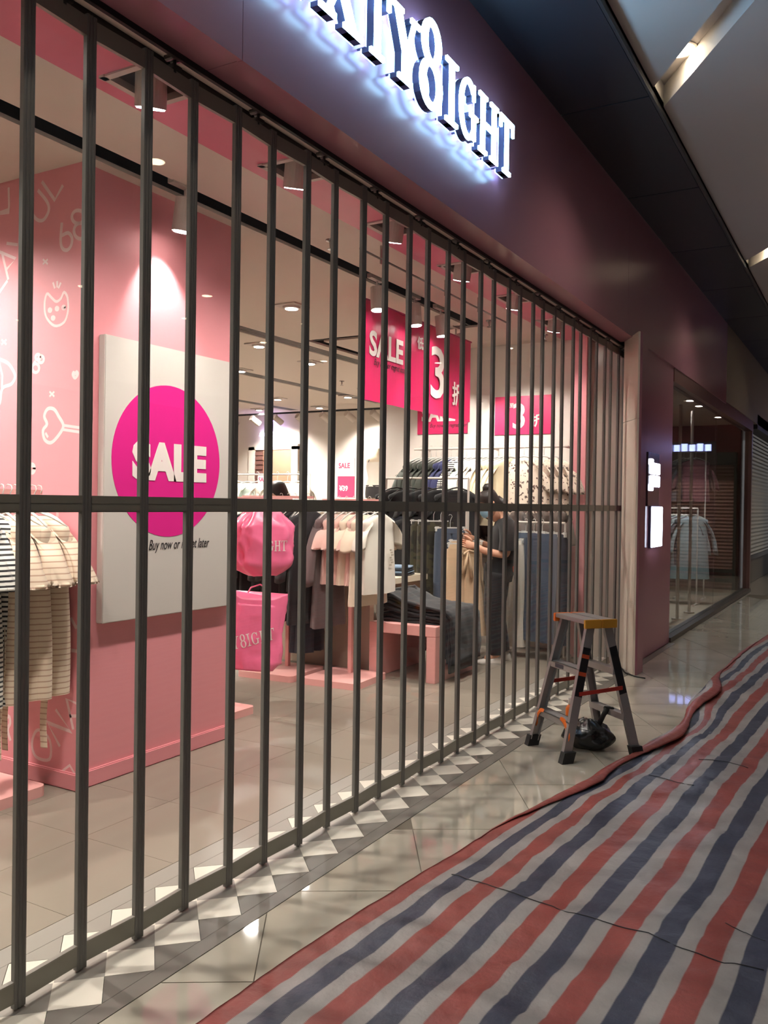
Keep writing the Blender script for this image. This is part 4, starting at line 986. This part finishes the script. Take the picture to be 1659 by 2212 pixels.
# ================================================================== PEOPLE
SKIN = mat('skin', (214,160,132), .5, spec=.4); HAIR = mat('dark_hair', (36,28,26), .45, bump=.2, bscale=120); SHOE = mat('white_shoe', (226,220,212), .5)
def skin_body(name, verts, edges, radii, m, parent, sub=2):
    me = bpy.data.meshes.new(name); me.from_pydata(verts, edges, []); o = bpy.data.objects.new(name, me); COL.objects.link(o)
    sk = o.modifiers.new('skin','SKIN'); sk.use_smooth_shade = True; ss = o.modifiers.new('sub','SUBSURF'); ss.levels = sub; ss.render_levels = sub
    for i, r in enumerate(radii):
        d = me.skin_vertices[0].data[i]; d.radius = r if isinstance(r, tuple) else (r, r); d.use_root = (i == 0)
    bpy.context.view_layer.update()
    me2 = bpy.data.meshes.new_from_object(o.evaluated_get(bpy.context.evaluated_depsgraph_get())); bpy.data.objects.remove(o)
    for p in me2.polygons: p.use_smooth = True
    me2.materials.clear(); me2.materials.append(m)
    o = bpy.data.objects.new(name, me2); COL.objects.link(o); o.parent = parent; return o
def ring(c, a, b, n=20, tilt=0., yaw=0.):
    """ellipse a (fore-aft) by b (side to side), tipped forward by tilt"""
    c = Vector(c); out = []
    for i in range(n):
        t = 2*math.pi*i/n; x, y = a*math.cos(t), b*math.sin(t); out.append((c.x+x*math.cos(tilt), c.y+y, c.z-x*math.sin(tilt)))
    return out
def limb(pts, rs, n=14): 
    # smooth a joint path
    P = [Vector(p) for p in pts]; Q, RR = [], []
    for i in range(len(P)-1):
        for k2 in range(4):
            t = k2/4; p0, p1, p2, p3 = P[max(i-1,0)], P[i], P[i+1], P[min(i+2,len(P)-1)]
            Q.append(.5*((2*p1)+(p2-p0)*t+(2*p0-5*p1+4*p2-p3)*t*t+(3*p1-p0-3*p2+p3)*t**3)); RR.append(rs[i]+(rs[i+1]-rs[i])*t)
    Q.append(P[-1]); RR.append(rs[-1]); return MB().tube(Q, RR, n)
def head_mesh(c, tilt, s=1.):
    """head with brow, nose, chin; faces +x, tipped down by tilt"""
    R = []; rows = [(-.115,.045,.045,.030),(-.105,.062,.052,.022),(-.085,.078,.060,.014),(-.06,.086,.066,.010),(-.03,.090,.070,.008),(0,.093,.073,.004),(.03,.096,.075,0),(.06,.094,.074,-.004),(.085,.082,.066,-.006),(.105,.055,.045,-.008),(.115,.02,.018,-.008)]
    n = 24
    for z, a, b, sh in rows:
        rr = []
        for i in range(n):
            t = 2*math.pi*i/n; x, y = a*math.cos(t)+sh, b*math.sin(t)
            if abs(math.sin(t)) < .3 and math.cos(t) > 0: x += {-.06:.004,-.03:.020,0:.012,.03:.004}.get(z, 0)*(1-abs(math.sin(t))/.3)
            if z == 0 and .25 < abs(math.sin(t)) < .6 and math.cos(t) > 0: x -= .006
            rr.append((x*s, y*s, z*s))
        R.append(rr)
    mb = MB().loft(R); ct, st = math.cos(tilt), math.sin(tilt)
    mb.v = [(c[0]+x*ct+z*st, c[1]+y, c[2]-x*st+z*ct) for x, y, z in mb.v]; return mb
def hand(mb, wrist, fwd, side, curl, s=1.):
    """palm and five curled fingers from the wrist along fwd; side points to the thumb"""
    f, sd = Vector(fwd).normalized(), Vector(side).normalized(); up = f.cross(sd); w0 = Vector(wrist)
    mb.loft([[tuple(w0+f*d+sd*a*math.cos(t)+up*b*math.sin(t)) for t in (2*math.pi*i/12 for i in range(12))] for d, a, b in ((-.01,.024,.018),(.02,.032,.017),(.05,.040,.016),(.085,.040,.014),(.095,.034,.011))])
    for k2, (off, ln) in enumerate(((.029,.068),(.010,.078),(-.010,.072),(-.029,.056))):
        p = w0+f*.088+sd*off; d = f.copy(); pts = [p]
        for seg in range(3):
            d = (d*math.cos(curl)+up*-math.sin(curl)).normalized(); pts.append(pts[-1]+d*ln*(.45,.32,.23)[seg])
        mb.tube(pts, [.0095,.009,.008,.006], 8)
    p = w0+f*.03+sd*.034; d = (f*.6+sd*.8).normalized(); mb.tube([p, p+d*.03, p+d*.05+f*.02-up*.01, p+d*.055+f*.042-up*.02], [.012,.011,.010,.007], 8)
YAW = math.radians(209.8)
wk = thing('person', 'shop worker in black clothes and blue mask sorting beige trousers', 'person', (-.95,7.28,0), YAW)
HIP = (-.05,0,.84)
bv = [HIP,(-.07,0,1.0),(-.10,0,1.18),(-.085,0,1.28),(-.045,0,1.345),(-.02,0,1.37),
      (-.04,.09,.80),(.0,.10,.45),(-.05,.10,.08),(.08,.10,.045),(-.06,-.09,.80),(-.05,-.10,.45),(-.12,-.10,.08),(.0,-.10,.045),
      (-.10,.16,1.24),(-.10,.20,.98),(.10,.15,1.02),(.17,.11,1.06),(-.10,-.16,1.24),(-.08,-.20,1.0),(.10,-.12,1.08),(.17,-.08,1.12)]
be = [(0,1),(1,2),(2,3),(3,4),(4,5),(0,6),(6,7),(7,8),(8,9),(0,10),(10,11),(11,12),(12,13),(2,14),(14,15),(15,16),(16,17),(2,18),(18,19),(19,20),(20,21)]
br = [(.10,.13),(.09,.12),(.10,.14),.06,.05,.048,.08,.055,.036,.034,.08,.055,.036,.034,.055,.040,.034,.024,.055,.040,.034,.024]
body = skin_body('body', bv, be, br, SKIN, wk)
hm2 = head_mesh((.045,0,1.445), .55)
hm2.tube([(-.05,0,1.30),(-.015,0,1.36),(.02,0,1.40)],[.055,.05,.05],14)
for s1, wr in ((1,(.17,.11,1.06)),(-1,(.17,-.08,1.12))): hand(hm2, wr, (.9,-.25*s1,.15), (0,-.3*s1,1), .55)
hm2.lathe([(.008,-.025),(.018,-.02),(.02,.01),(.012,.025)], 10, (.02,.078,1.44))
me_h = hm2.mesh('tmp', SKIN, True); bm = bmesh.new(); bm.from_mesh(body.data); bm.from_mesh(me_h); bm.to_mesh(body.data); bm.free()
for p in body.data.polygons: p.use_smooth = True
for s1 in (-1, 1): MB().lathe([(.0,-.008),(.008,0),(.0,.008)], 8, (.118,s1*.03,1.41)).build('eye', mat('eye_dark', (40,30,28), .2), wk, local=True)
# hair with bun
hb_ = MB(); R = []
for z, a, b, x0 in ((-.09,.05,.055,-.07),(-.05,.075,.075,-.035),(0,.088,.084,-.02),(.05,.100,.086,-.008),(.08,.098,.080,-.006),(.105,.075,.062,-.006),(.124,.03,.03,-.008)):
    R.append([(x0+a*math.cos(t)*(1 if math.cos(t) < 0 else .96), b*math.sin(t), z) for t in (2*math.pi*i/22 for i in range(22))])
hb_.loft(R); hb_.lathe([(.0,-.045),(.035,-.03),(.05,0),(.035,.03),(.0,.045)], 14, (-.06,0,.125))
hb_.tube([(-.09,.0,0),(-.12,.02,-.08),(-.13,.02,-.17)],[.03,.03,.012],8)
ct, st = math.cos(.55), math.sin(.55); hb_.v = [(.045+x*ct+z*st, y, 1.445-x*st+z*ct) for x, y, z in hb_.v]
hb_.build('hair', HAIR, wk, True, local=True)
mk = MB(); R = []
for z, k_ in ((-.10,.9),(-.08,1.0),(-.05,1.04),(-.02,1.0)):
    R.append([((.105*k_)*math.cos(t)+.008, .078*math.sin(t), z) for t in (math.radians(-80+160*i/14) for i in range(15))])
mk.loft(R, cap=False, closed=False); mk.v = [(.045+x*ct+z*st, y, 1.445-x*st+z*ct) for x, y, z in mk.v]
mk.build('face_mask', mat('mask_blue', (150,196,220), .7), wk, True, local=True)
CL = fab('black_tee_cloth',(20,20,22)); TRS = fab('black_trouser_cloth',(24,24,28))
sh_ = MB().loft([ring((-.06,0,.80),.135,.185),ring((-.06,0,.86),.13,.18),ring((-.075,0,.95),.115,.168),ring((-.09,0,1.05),.118,.175),ring((-.10,0,1.15),.122,.19),ring((-.10,0,1.22),.115,.20,tilt=.2),ring((-.095,0,1.27),.09,.16,tilt=.3),ring((-.075,0,1.315),.06,.075,tilt=.4)], cap=False)
for s1, el in ((1,(-.10,.21,1.0)),(-1,(-.08,-.21,1.02))):
    sh_.tube([(-.10,s1*.13,1.25),(-.105,s1*.19,1.20),(-.105,s1*.215,1.12),(el[0]-.005,el[1]+s1*.005,el[2]+.03)],[.075,.078,.075,.082],14,cap=False)
sh_.build('t_shirt', CL, wk, True, local=True)
tr_ = MB().loft([ring((-.05,0,.90),.12,.17),ring((-.055,0,.82),.135,.185),ring((-.045,0,.74),.13,.185)], cap=False)
tr_.add(*(lambda l: (l.v, l.f))(limb([(-.04,.085,.82),(-.015,.095,.62),(.0,.10,.45),(-.03,.10,.25),(-.045,.10,.09)],[.115,.10,.082,.072,.068])))
tr_.add(*(lambda l: (l.v, l.f))(limb([(-.06,-.085,.82),(-.055,-.095,.62),(-.05,-.10,.45),(-.09,-.10,.25),(-.115,-.10,.09)],[.115,.10,.082,.072,.068])))
tr_.build('trousers', TRS, wk, True, local=True)
MB().box(-.19,-.165,.05,.10,.83,.88).build('orange_tag', mat('tag_orange', (230,96,66), .6), wk, local=True)
def shoe(o, x, y):
    R = []
    for u, hw, hz in ((-.10,.028,.05),(-.085,.036,.075),(-.05,.038,.085),(0,.040,.075),(.05,.045,.055),(.10,.046,.045),(.14,.038,.035),(.165,.018,.022)):
        R.append([(x+u,y+hw*c_,max(.0,zz*hz)) for c_, zz in ((-.9,.0),(-1,.25),(-.85,.7),(-.4,1.),(.4,1.),(.85,.7),(1,.25),(.9,.0))])
    s = MB().loft(R).build('shoe', SHOE, o, True, local=True)
    MB().prism([(x-.105,y-.03),(x+.05,y-.046),(x+.15,y-.036),(x+.17,y),(x+.15,y+.036),(x+.05,y+.046),(x-.105,y+.03)],0,.018).build('sole', mat('shoe_sole', (196,188,180), .6), s, local=True)
    MB().tube([(x+.03,y-.02,.073),(x+.055,y+.02,.062),(x+.07,y-.02,.056)],.003,6).build('laces', SHOE, s, local=True)
shoe(wk, -.01, .10); shoe(wk, -.09, -.10)
# beige trousers the worker holds on a hanger, and a second one
RL = Matrix.Rotation(YAW, 3, 'Z')
def wpos(x, y, z): v = RL @ Vector((x,y,z)); return (wk.location[0]+v.x, wk.location[1]+v.y, v.z)
pants(('beige_trousers','wide'), wpos(.27,.06,1.17), YAW+.25, BEI, 'beige tie-waist trousers held up by the worker', 'beige trousers in the worker\'s hands')
bt = pants(('beige_trousers','wide'), wpos(.24,-.06,1.19), YAW-.15, BEI, 'second beige trousers behind the pair held by the worker', 'beige trousers in the worker\'s hands')
o = [t for t in bpy.data.objects if t.get('label') == 'beige tie-waist trousers held up by the worker'][0]
bow = MB().tube([(-.05,.055,-.14),(-.09,.065,-.17),(-.03,.06,-.15),(.03,.065,-.18),(-.02,.06,-.15),(-.04,.065,-.28),(-.055,.06,-.40)],[.006,.012,.008,.012,.006,.014,.018],8).tube([(-.02,.06,-.15),(.0,.068,-.26),(.02,.06,-.36)],[.006,.014,.018],8)
bow.build('waist_tie', BEI, o, True, local=True)

# second worker behind the pink bags
w2 = thing('person', 'dark-haired person standing behind the pink carrier bags', 'person', (-2.86,6.62,0), math.radians(-120))
bv2 = [(0,0,.88),(0,0,1.05),(0,0,1.22),(0,0,1.33),(.01,0,1.41),(0,.09,.82),(0,.10,.46),(0,.10,.09),(.12,.10,.05),(0,-.09,.82),(0,-.10,.46),(0,-.10,.09),(.12,-.10,.05),(0,.17,1.27),(0,.22,1.02),(.06,.22,.80),(.09,.21,.74),(0,-.17,1.27),(0,-.22,1.02),(.06,-.22,.80),(.09,-.21,.74)]
be2 = [(0,1),(1,2),(2,3),(3,4),(0,5),(5,6),(6,7),(7,8),(0,9),(9,10),(10,11),(11,12),(2,13),(13,14),(14,15),(15,16),(2,17),(17,18),(18,19),(19,20)]
br2 = [(.10,.13),(.09,.12),(.10,.14),.06,.048,.08,.055,.036,.034,.08,.055,.036,.034,.05,.038,.03,.026,.05,.038,.03,.026]
b2 = skin_body('body', bv2, be2, br2, SKIN, w2)
h2 = head_mesh((.03,0,1.50), .35)
for s1 in (1,-1): hand(h2, (.085,.21*s1,.75), (.15,0,-1), (1,0,0), .25)
me_h = h2.mesh('tmp', SKIN, True); bm = bmesh.new(); bm.from_mesh(b2.data); bm.from_mesh(me_h); bm.to_mesh(b2.data); bm.free()
for p in b2.data.polygons: p.use_smooth = True
hr = MB(); R = []
for z, a, b, x0 in ((-.12,.06,.07,-.05),(-.05,.08,.084,-.035),(0,.09,.09,-.02),(.05,.104,.09,-.006),(.085,.098,.082,-.004),(.11,.072,.06,-.004),(.128,.03,.03,-.006)):
    R.append([(x0+a*math.cos(t), b*math.sin(t), z) for t in (2*math.pi*i/22 for i in range(22))])
hr.loft(R); ct, st = math.cos(.35), math.sin(.35); hr.v = [(.03+x*ct+z*st, y, 1.50-x*st+z*ct) for x, y, z in hr.v]; hr.build('hair', HAIR, w2, True, local=True)
s2 = MB().loft([ring((0,0,.78),.14,.19),ring((0,0,.95),.115,.17),ring((0,0,1.1),.12,.18),ring((0,0,1.22),.12,.20),ring((0,0,1.30),.09,.16),ring((.0,0,1.36),.06,.075)], cap=False)
for s1 in (1,-1): s2.tube([(0,s1*.13,1.27),(0,s1*.19,1.22),(0,s1*.225,1.06)],[.075,.075,.07],12,cap=False)
s2.build('t_shirt', CL, w2, True, local=True)
t2 = MB().loft([ring((0,0,.92),.12,.17),ring((0,0,.80),.135,.185),ring((0,0,.74),.13,.185)], cap=False)
for s1 in (1,-1): t2.add(*(lambda l: (l.v, l.f))(limb([(0,s1*.085,.82),(0,s1*.10,.46),(-.01,s1*.10,.09)],[.115,.085,.07])))
t2.build('trousers', TRS, w2, True, local=True)
shoe(w2, .03, .10); shoe(w2, .03, -.10)

# ================================================================== STEP LADDER
ld = thing('step_ladder', 'small aluminium step ladder standing outside the folding door', 'ladder', (.60,4.96,0), math.atan2(-.25,.29))
AL = mat('ladder_aluminium', (168,166,164), .35, metal=.55, var=.04, scale=14); RUB = mat('black_rubber', (28,28,28), .6); ORG = mat('orange_plastic', (240,120,40), .4); YEL = mat('yellow_plastic', (206,150,52), .45); RED = mat('red_strap', (176,52,40), .45); STK = mat('sticker_black', (30,30,32), .4)
HT = .775
def leg_pt(sx, sy, z):
    t = z/HT; return Vector((sx*(.192-.050*t), sy*(.235-.185*t), z))
for sy in (-1, 1):
    for sx in (-1, 1):
        a, b = leg_pt(sx,sy,.035), leg_pt(sx,sy,HT); d = (b-a).normalized(); x = Vector((1,0,0)); yv = d.cross(x).normalized()
        lg = MB().obox(a-x*.004*1-yv*.026, x*.008, yv*.052, b-a)
        lg.obox(a-x*(.004 if sx > 0 else -.004)*1-x*(.018 if sx > 0 else 0)-yv*.026, x*.018, yv*.005, b-a); lg.obox(a-x*(.022 if sx > 0 else -.004)-yv*-.021, x*.018, yv*.005, b-a)
        lo = lg.build('leg', AL, ld, local=True)
        f = leg_pt(sx,sy,0); MB().obox(f+Vector((-.022,-.036,0)), (.044,0,0), (0,.072,0), (0,-sy*.018,.062)).build('rubber_foot', RUB, lo, local=True)
        if sx == 1:
            p0, p1 = leg_pt(sx,sy,.36), leg_pt(sx,sy,.63)
            MB().obox(p0+x*.0042-yv*.024, x*.0012, yv*.048, p1-p0).build('sticker', STK, lo, local=True)
            if sy == -1:
                for tt in (.42,.78): MB().obox(p0+(p1-p0)*tt+x*.0055-yv*.024, x*.0008, yv*.048, d*.022).build('sticker_stripe', mat('sticker_orange', (200,84,48), .4), lo, local=True)
for sy in (-1, 1):
    for z in ((.215,.505) if sy < 0 else (.235,.50)):
        a, b = leg_pt(-1,sy,z), leg_pt(1,sy,z); dp = .075 if sy < 0 else .04
        MB().box(a.x,b.x,a.y-(.028 if sy < 0 else .02),a.y-(.028 if sy < 0 else .02)+dp,z,z+.006).box(a.x,b.x,a.y-.028,a.y-.022,z-.03,z+.006).box(a.x,b.x,a.y+dp-.034,a.y+dp-.028,z-.02,z+.006).build('tread', AL, ld, local=True)
a = leg_pt(-1,-1,.505); MB().box(-.09,.0,a.y-.0295,a.y-.028,.482,.505).build('tread_label', mat('label_grey', (60,60,70), .4), ld, local=True)
MB().box(-.165,.165,-.105,-.004,HT-.012,HT+.012).box(-.165,.165,.004,.095,HT-.012,HT+.012).build('top_platform', AL, ld, local=True, bevel=.003)
for sx in (-1,1): MB().box(sx*.165-.010,sx*.165+.010,-.11,-.002,HT-.035,HT+.014).box(sx*.165-.010,sx*.165+.010,.002,.10,HT-.035,HT+.014).build('end_cap', YEL if sx > 0 else ORG, ld, local=True, bevel=.003)
for sx in (-1,1):
    p, q_ = leg_pt(sx,-1,.375), leg_pt(sx,1,.395); MB().bar(p+Vector((sx*.010,0,0)), q_+Vector((sx*.010,0,0)), .004, .022).build('spreader_strap', RED, ld, local=True)
    p = leg_pt(sx,-1,.215); R = []
    for k2 in range(9):
        t = math.radians(90*k2/8); c = Vector((p.x-sx*.075*(1-math.sin(t)) , p.y-.033, .222-.10*(1-math.cos(t)))); R.append([c+Vector((-.012,0,-.005)),c+Vector((.012,0,-.005)),c+Vector((.012,.008,.012)),c+Vector((-.012,.008,.012))])
    MB().loft(R).build('corner_brace', ORG, ld, local=True)

# black bin bag, bottle
bgm = mat('black_polythene', (24,24,25), .22, spec=.7)
R = []; n = 36
for j in range(18):
    v = j/17; pr = math.sin(math.pi*min(1,v*.86+.14))**.6 if v < .8 else .62*(1-(v-.8)/.2*.75); rr = []
    for i in range(n):
        a = 2*math.pi*i/n; k_ = 1+.28*noise.noise(Vector((math.cos(a)*1.8,math.sin(a)*1.8,v*3+4)))+.12*math.sin(7*a+v*5)*v
        rr.append((.60+.155*math.cos(a)*pr*k_, 5.04+.125*math.sin(a)*pr*k_, .004+.165*v+.02*noise.noise(Vector((a,v*3,2)))*v))
    R.append(rr)
bb = MB().loft(R).build('plastic_bag', bgm, None, True); tag(bb, 'crumpled black plastic bag on the floor beneath the ladder', 'bag')
bo = thing('spray_bottle', 'orange bottle with white cap standing in the black bag', 'bottle', (.50,5.03,.10))
MB().lathe([(.0,.0),(.028,.0),(.03,.01),(.03,.09),(.022,.105),(.014,.112)],18,(.50,5.03,.13)).build('bottle_body', ORG, bo, True)
MB().lathe([(.015,.112),(.016,.115),(.016,.15),(.012,.154),(.0,.155)],18,(.50,5.03,.13)).build('cap', SHOE, bo, True)
hd = thing('tool_handle', 'black tool handle sticking out of the black bag', 'tool', (.68,5.06,.15)); MB().tube([(.66,5.05,.13),(.69,5.06,.20),(.71,5.06,.24)],[.016,.014,.018],10).build('grip', RUB, hd, True); MB().box(.69,.75,5.05,5.07,.228,.252).build('guard', RUB, hd, bevel=.004)
cb = MB().tube([(.10,7.70,.012),(.16,7.58,.010),(.22,7.44,.008),(.33,7.33,.006),(.42,7.30,.006)],.006,6).build('power_cord', BLACK, None, True); tag(cb, 'black power cord at the foot of the white jamb', 'cord')

# ================================================================== STRIPED TARPAULIN
tm = bpy.data.materials.new('striped_tarpaulin'); tm.use_nodes = True; nt = tm.node_tree; b = nt.nodes['Principled BSDF']; b.inputs['Roughness'].default_value = .42; b.inputs['Specular IOR Level'].default_value = .45
uv = nt.nodes.new('ShaderNodeUVMap'); sx_ = nt.nodes.new('ShaderNodeSeparateXYZ'); nt.links.new(uv.outputs[0], sx_.inputs[0])
dv = nt.nodes.new('ShaderNodeMath'); dv.operation = 'DIVIDE'; dv.inputs[1].default_value = .268; fr = nt.nodes.new('ShaderNodeMath'); fr.operation = 'FRACT'
# saw-tooth weave at the stripe borders
wv = nt.nodes.new('ShaderNodeTexWave'); wv.inputs['Scale'].default_value = 60; wv.bands_direction = 'Y'; wm = nt.nodes.new('ShaderNodeMath'); wm.operation = 'MULTIPLY_ADD'; wm.inputs[1].default_value = .004
nt.links.new(uv.outputs[0], wv.inputs['Vector']); nt.links.new(wv.outputs['Fac'], wm.inputs[0]); nt.links.new(sx_.outputs[0], wm.inputs[2])
nt.links.new(wm.outputs[0], dv.inputs[0]); nt.links.new(dv.outputs[0], fr.inputs[0])
cr_ = nt.nodes.new('ShaderNodeValToRGB'); cr_.color_ramp.interpolation = 'CONSTANT'
cols = [(0,(136,66,60)),(.30,(142,137,134)),(.50,(54,58,74)),(.785,(142,137,134))]
cr_.color_ramp.elements[0].position = 0; cr_.color_ramp.elements[0].color = (*lin(cols[0][1]),1); cr_.color_ramp.elements[1].position = .30; cr_.color_ramp.elements[1].color = (*lin(cols[1][1]),1)
for p_, c_ in cols[2:]: e_ = cr_.color_ramp.elements.new(p_); e_.color = (*lin(c_),1)
nt.links.new(fr.outputs[0], cr_.inputs[0])
nz_ = nt.nodes.new('ShaderNodeTexNoise'); nz_.inputs['Scale'].default_value = 7; nz_.inputs['Detail'].default_value = 6; tcn = nt.nodes.new('ShaderNodeTexCoord'); nt.links.new(tcn.outputs['Object'], nz_.inputs['Vector'])
mr = nt.nodes.new('ShaderNodeMapRange'); mr.inputs[1].default_value = .25; mr.inputs[2].default_value = .75; mr.inputs[3].default_value = .80; mr.inputs[4].default_value = 1.08; nt.links.new(nz_.outputs['Fac'], mr.inputs[0])
mxx = nt.nodes.new('ShaderNodeMix'); mxx.data_type = 'RGBA'; mxx.blend_type = 'MULTIPLY'; mxx.inputs[0].default_value = 1; nt.links.new(cr_.outputs[0], mxx.inputs[6]); nt.links.new(mr.outputs[0], mxx.inputs[7]); nt.links.new(mxx.outputs[2], b.inputs['Base Color'])
bn_ = nt.nodes.new('ShaderNodeTexNoise'); bn_.inputs['Scale'].default_value = 16; bn_.inputs['Detail'].default_value = 5; nt.links.new(tcn.outputs['Object'], bn_.inputs['Vector'])
bpn = nt.nodes.new('ShaderNodeBump'); bpn.inputs['Strength'].default_value = .6; bpn.inputs['Distance'].default_value = .01; nt.links.new(bn_.outputs['Fac'], bpn.inputs['Height']); nt.links.new(bpn.outputs['Normal'], b.inputs['Normal'])
vs, fs, uvs = [], [], []
ys = [-1.5+.05*i for i in range(330)]
ss = [-1+.1*i for i in range(10)]+[.0,.012,.03,.05,.075]+[.1+.035*i for i in range(60)]+[2.2+.12*i for i in range(20)]
def bell(y, c, w_): return math.exp(-((y-c)/w_)**2)
def lip(y): return .0005+.085*bell(y,4.3,.5)+.13*bell(y,5.4,.45)+.16*bell(y,6.9,.7)+.04*bell(y,9,.8)
for y in ys:
    ex_ = edge_x(y)+.012*noise.noise(Vector((y*3.1,0,5)))+.006*noise.noise(Vector((y*9,3,0))); l_ = lip(y); u0 = -.800+l_; uw = ex_-.05*(y-2.4)-1.305; lift = .5*l_
    for s in ss:
        if s < 0: # the edge turned back over the sheet
            d = -s*l_; x = ex_+d*.92; z = .008+.006*min(1,l_/.02)+lift*math.sin(math.pi*min(1,d/max(l_,.01))*.75+.25)*.55*min(1,l_/.02); u = u0-d
        else:
            x = ex_+s; z = .006+lift*.5*math.exp(-((s-.02)/.06)**2)*(.4 if s < .02 else 1)*.5; bl = math.exp(-(s/.17)**2); u = (u0+s)*bl+(uw+s)*(1-bl)
        q_ = Vector((x,y,0)); wr = .014*noise.noise(q_*1.9)+.009*noise.noise(Vector((x*3,y*7,1)))+.006*noise.noise(Vector((x*6,y*13,2)))+.006*noise.noise(Vector((x*10,y*4,3)))-.010*max(0,1-14*abs(noise.noise(Vector((x*1.1+4,y*1.6,7)))))-.008*max(0,1-16*abs(noise.noise(Vector((x*2.2,y*2.0,12)))))
        fd = 1 if s > .1 else .35
        z = max(.004 if s >= 0 else .009, z+(wr+.010)*fd)
        if 3.85 < y < 4.35 and .0 < s < .45: z += .02*bell(y,4.1,.12)*math.exp(-((s-.2)/.12)**2)
        vs.append((x,y,z)); uvs.append((u+.01*noise.noise(Vector((x*2,y*2.5,9))),y))
ns = len(ss)
for j in range(len(ys)-1):
    for i in range(ns-1):
        a = j*ns+i; fs.append((a,a+1,a+ns+1,a+ns))
me = bpy.data.meshes.new('tarpaulin'); me.from_pydata(vs, [], fs); me.update(); ul = me.uv_layers.new(name='UVMap')
for l_ in me.loops: ul.data[l_.index].uv = uvs[l_.vertex_index]
for p in me.polygons: p.use_smooth = True
me.materials.append(tm); tp = bpy.data.objects.new('tarpaulin', me); COL.objects.link(tp); tag(tp, 'red, white and blue striped tarpaulin spread over the mall floor', 'tarpaulin')
sol = tp.modifiers.new('thickness','SOLIDIFY'); sol.thickness = .0012; sol.offset = 1
# thin dark wires lying on it
bvt = BVHTree.FromPolygons(vs, fs)
def wire(label, px, r=.0022):
    pts = [on(x,y,2,0.01) for x, y in px]; Q = []
    for a, b_ in zip(pts, pts[1:]):
        for k2 in range(12):
            p = a+(b_-a)*(k2/12); h_ = bvt.ray_cast(Vector((p.x,p.y,.5)), Vector((0,0,-1)))[0]; Q.append((p.x+.006*noise.noise(p*8),p.y+.006*noise.noise(p*8+Vector((3,0,0))),(h_.z if h_ else .01)+r+.002))
    o = MB().tube(Q, r, 6).build('thin_wire', BLACK, None, True); tag(o, label, 'wire')
c5 = lambda x, y: (1000+x/2.5175,1500+y/2.5175)
wire('long thin dark wire lying across the striped tarpaulin', [c5(-60,985),c5(0,1005),c5(200,1075),c5(420,1150),c5(560,1190),c5(760,1260),c5(1010,1325),c5(1200,1405),c5(1420,1475),c5(1659,1525)], .0016)
wire('shorter thin wire at the right of the striped tarpaulin', [c5(1430,1255),c5(1520,1300),c5(1659,1362)], .0013)
wire('thin wire crease across the tarpaulin near the ladder', [c5(1010,450),c5(1120,480),c5(1265,508)], .0018)
wire('thin dark wire on the tarpaulin behind the ladder', [c5(1280,362),c5(1440,380),c5(1560,412)], .0018)
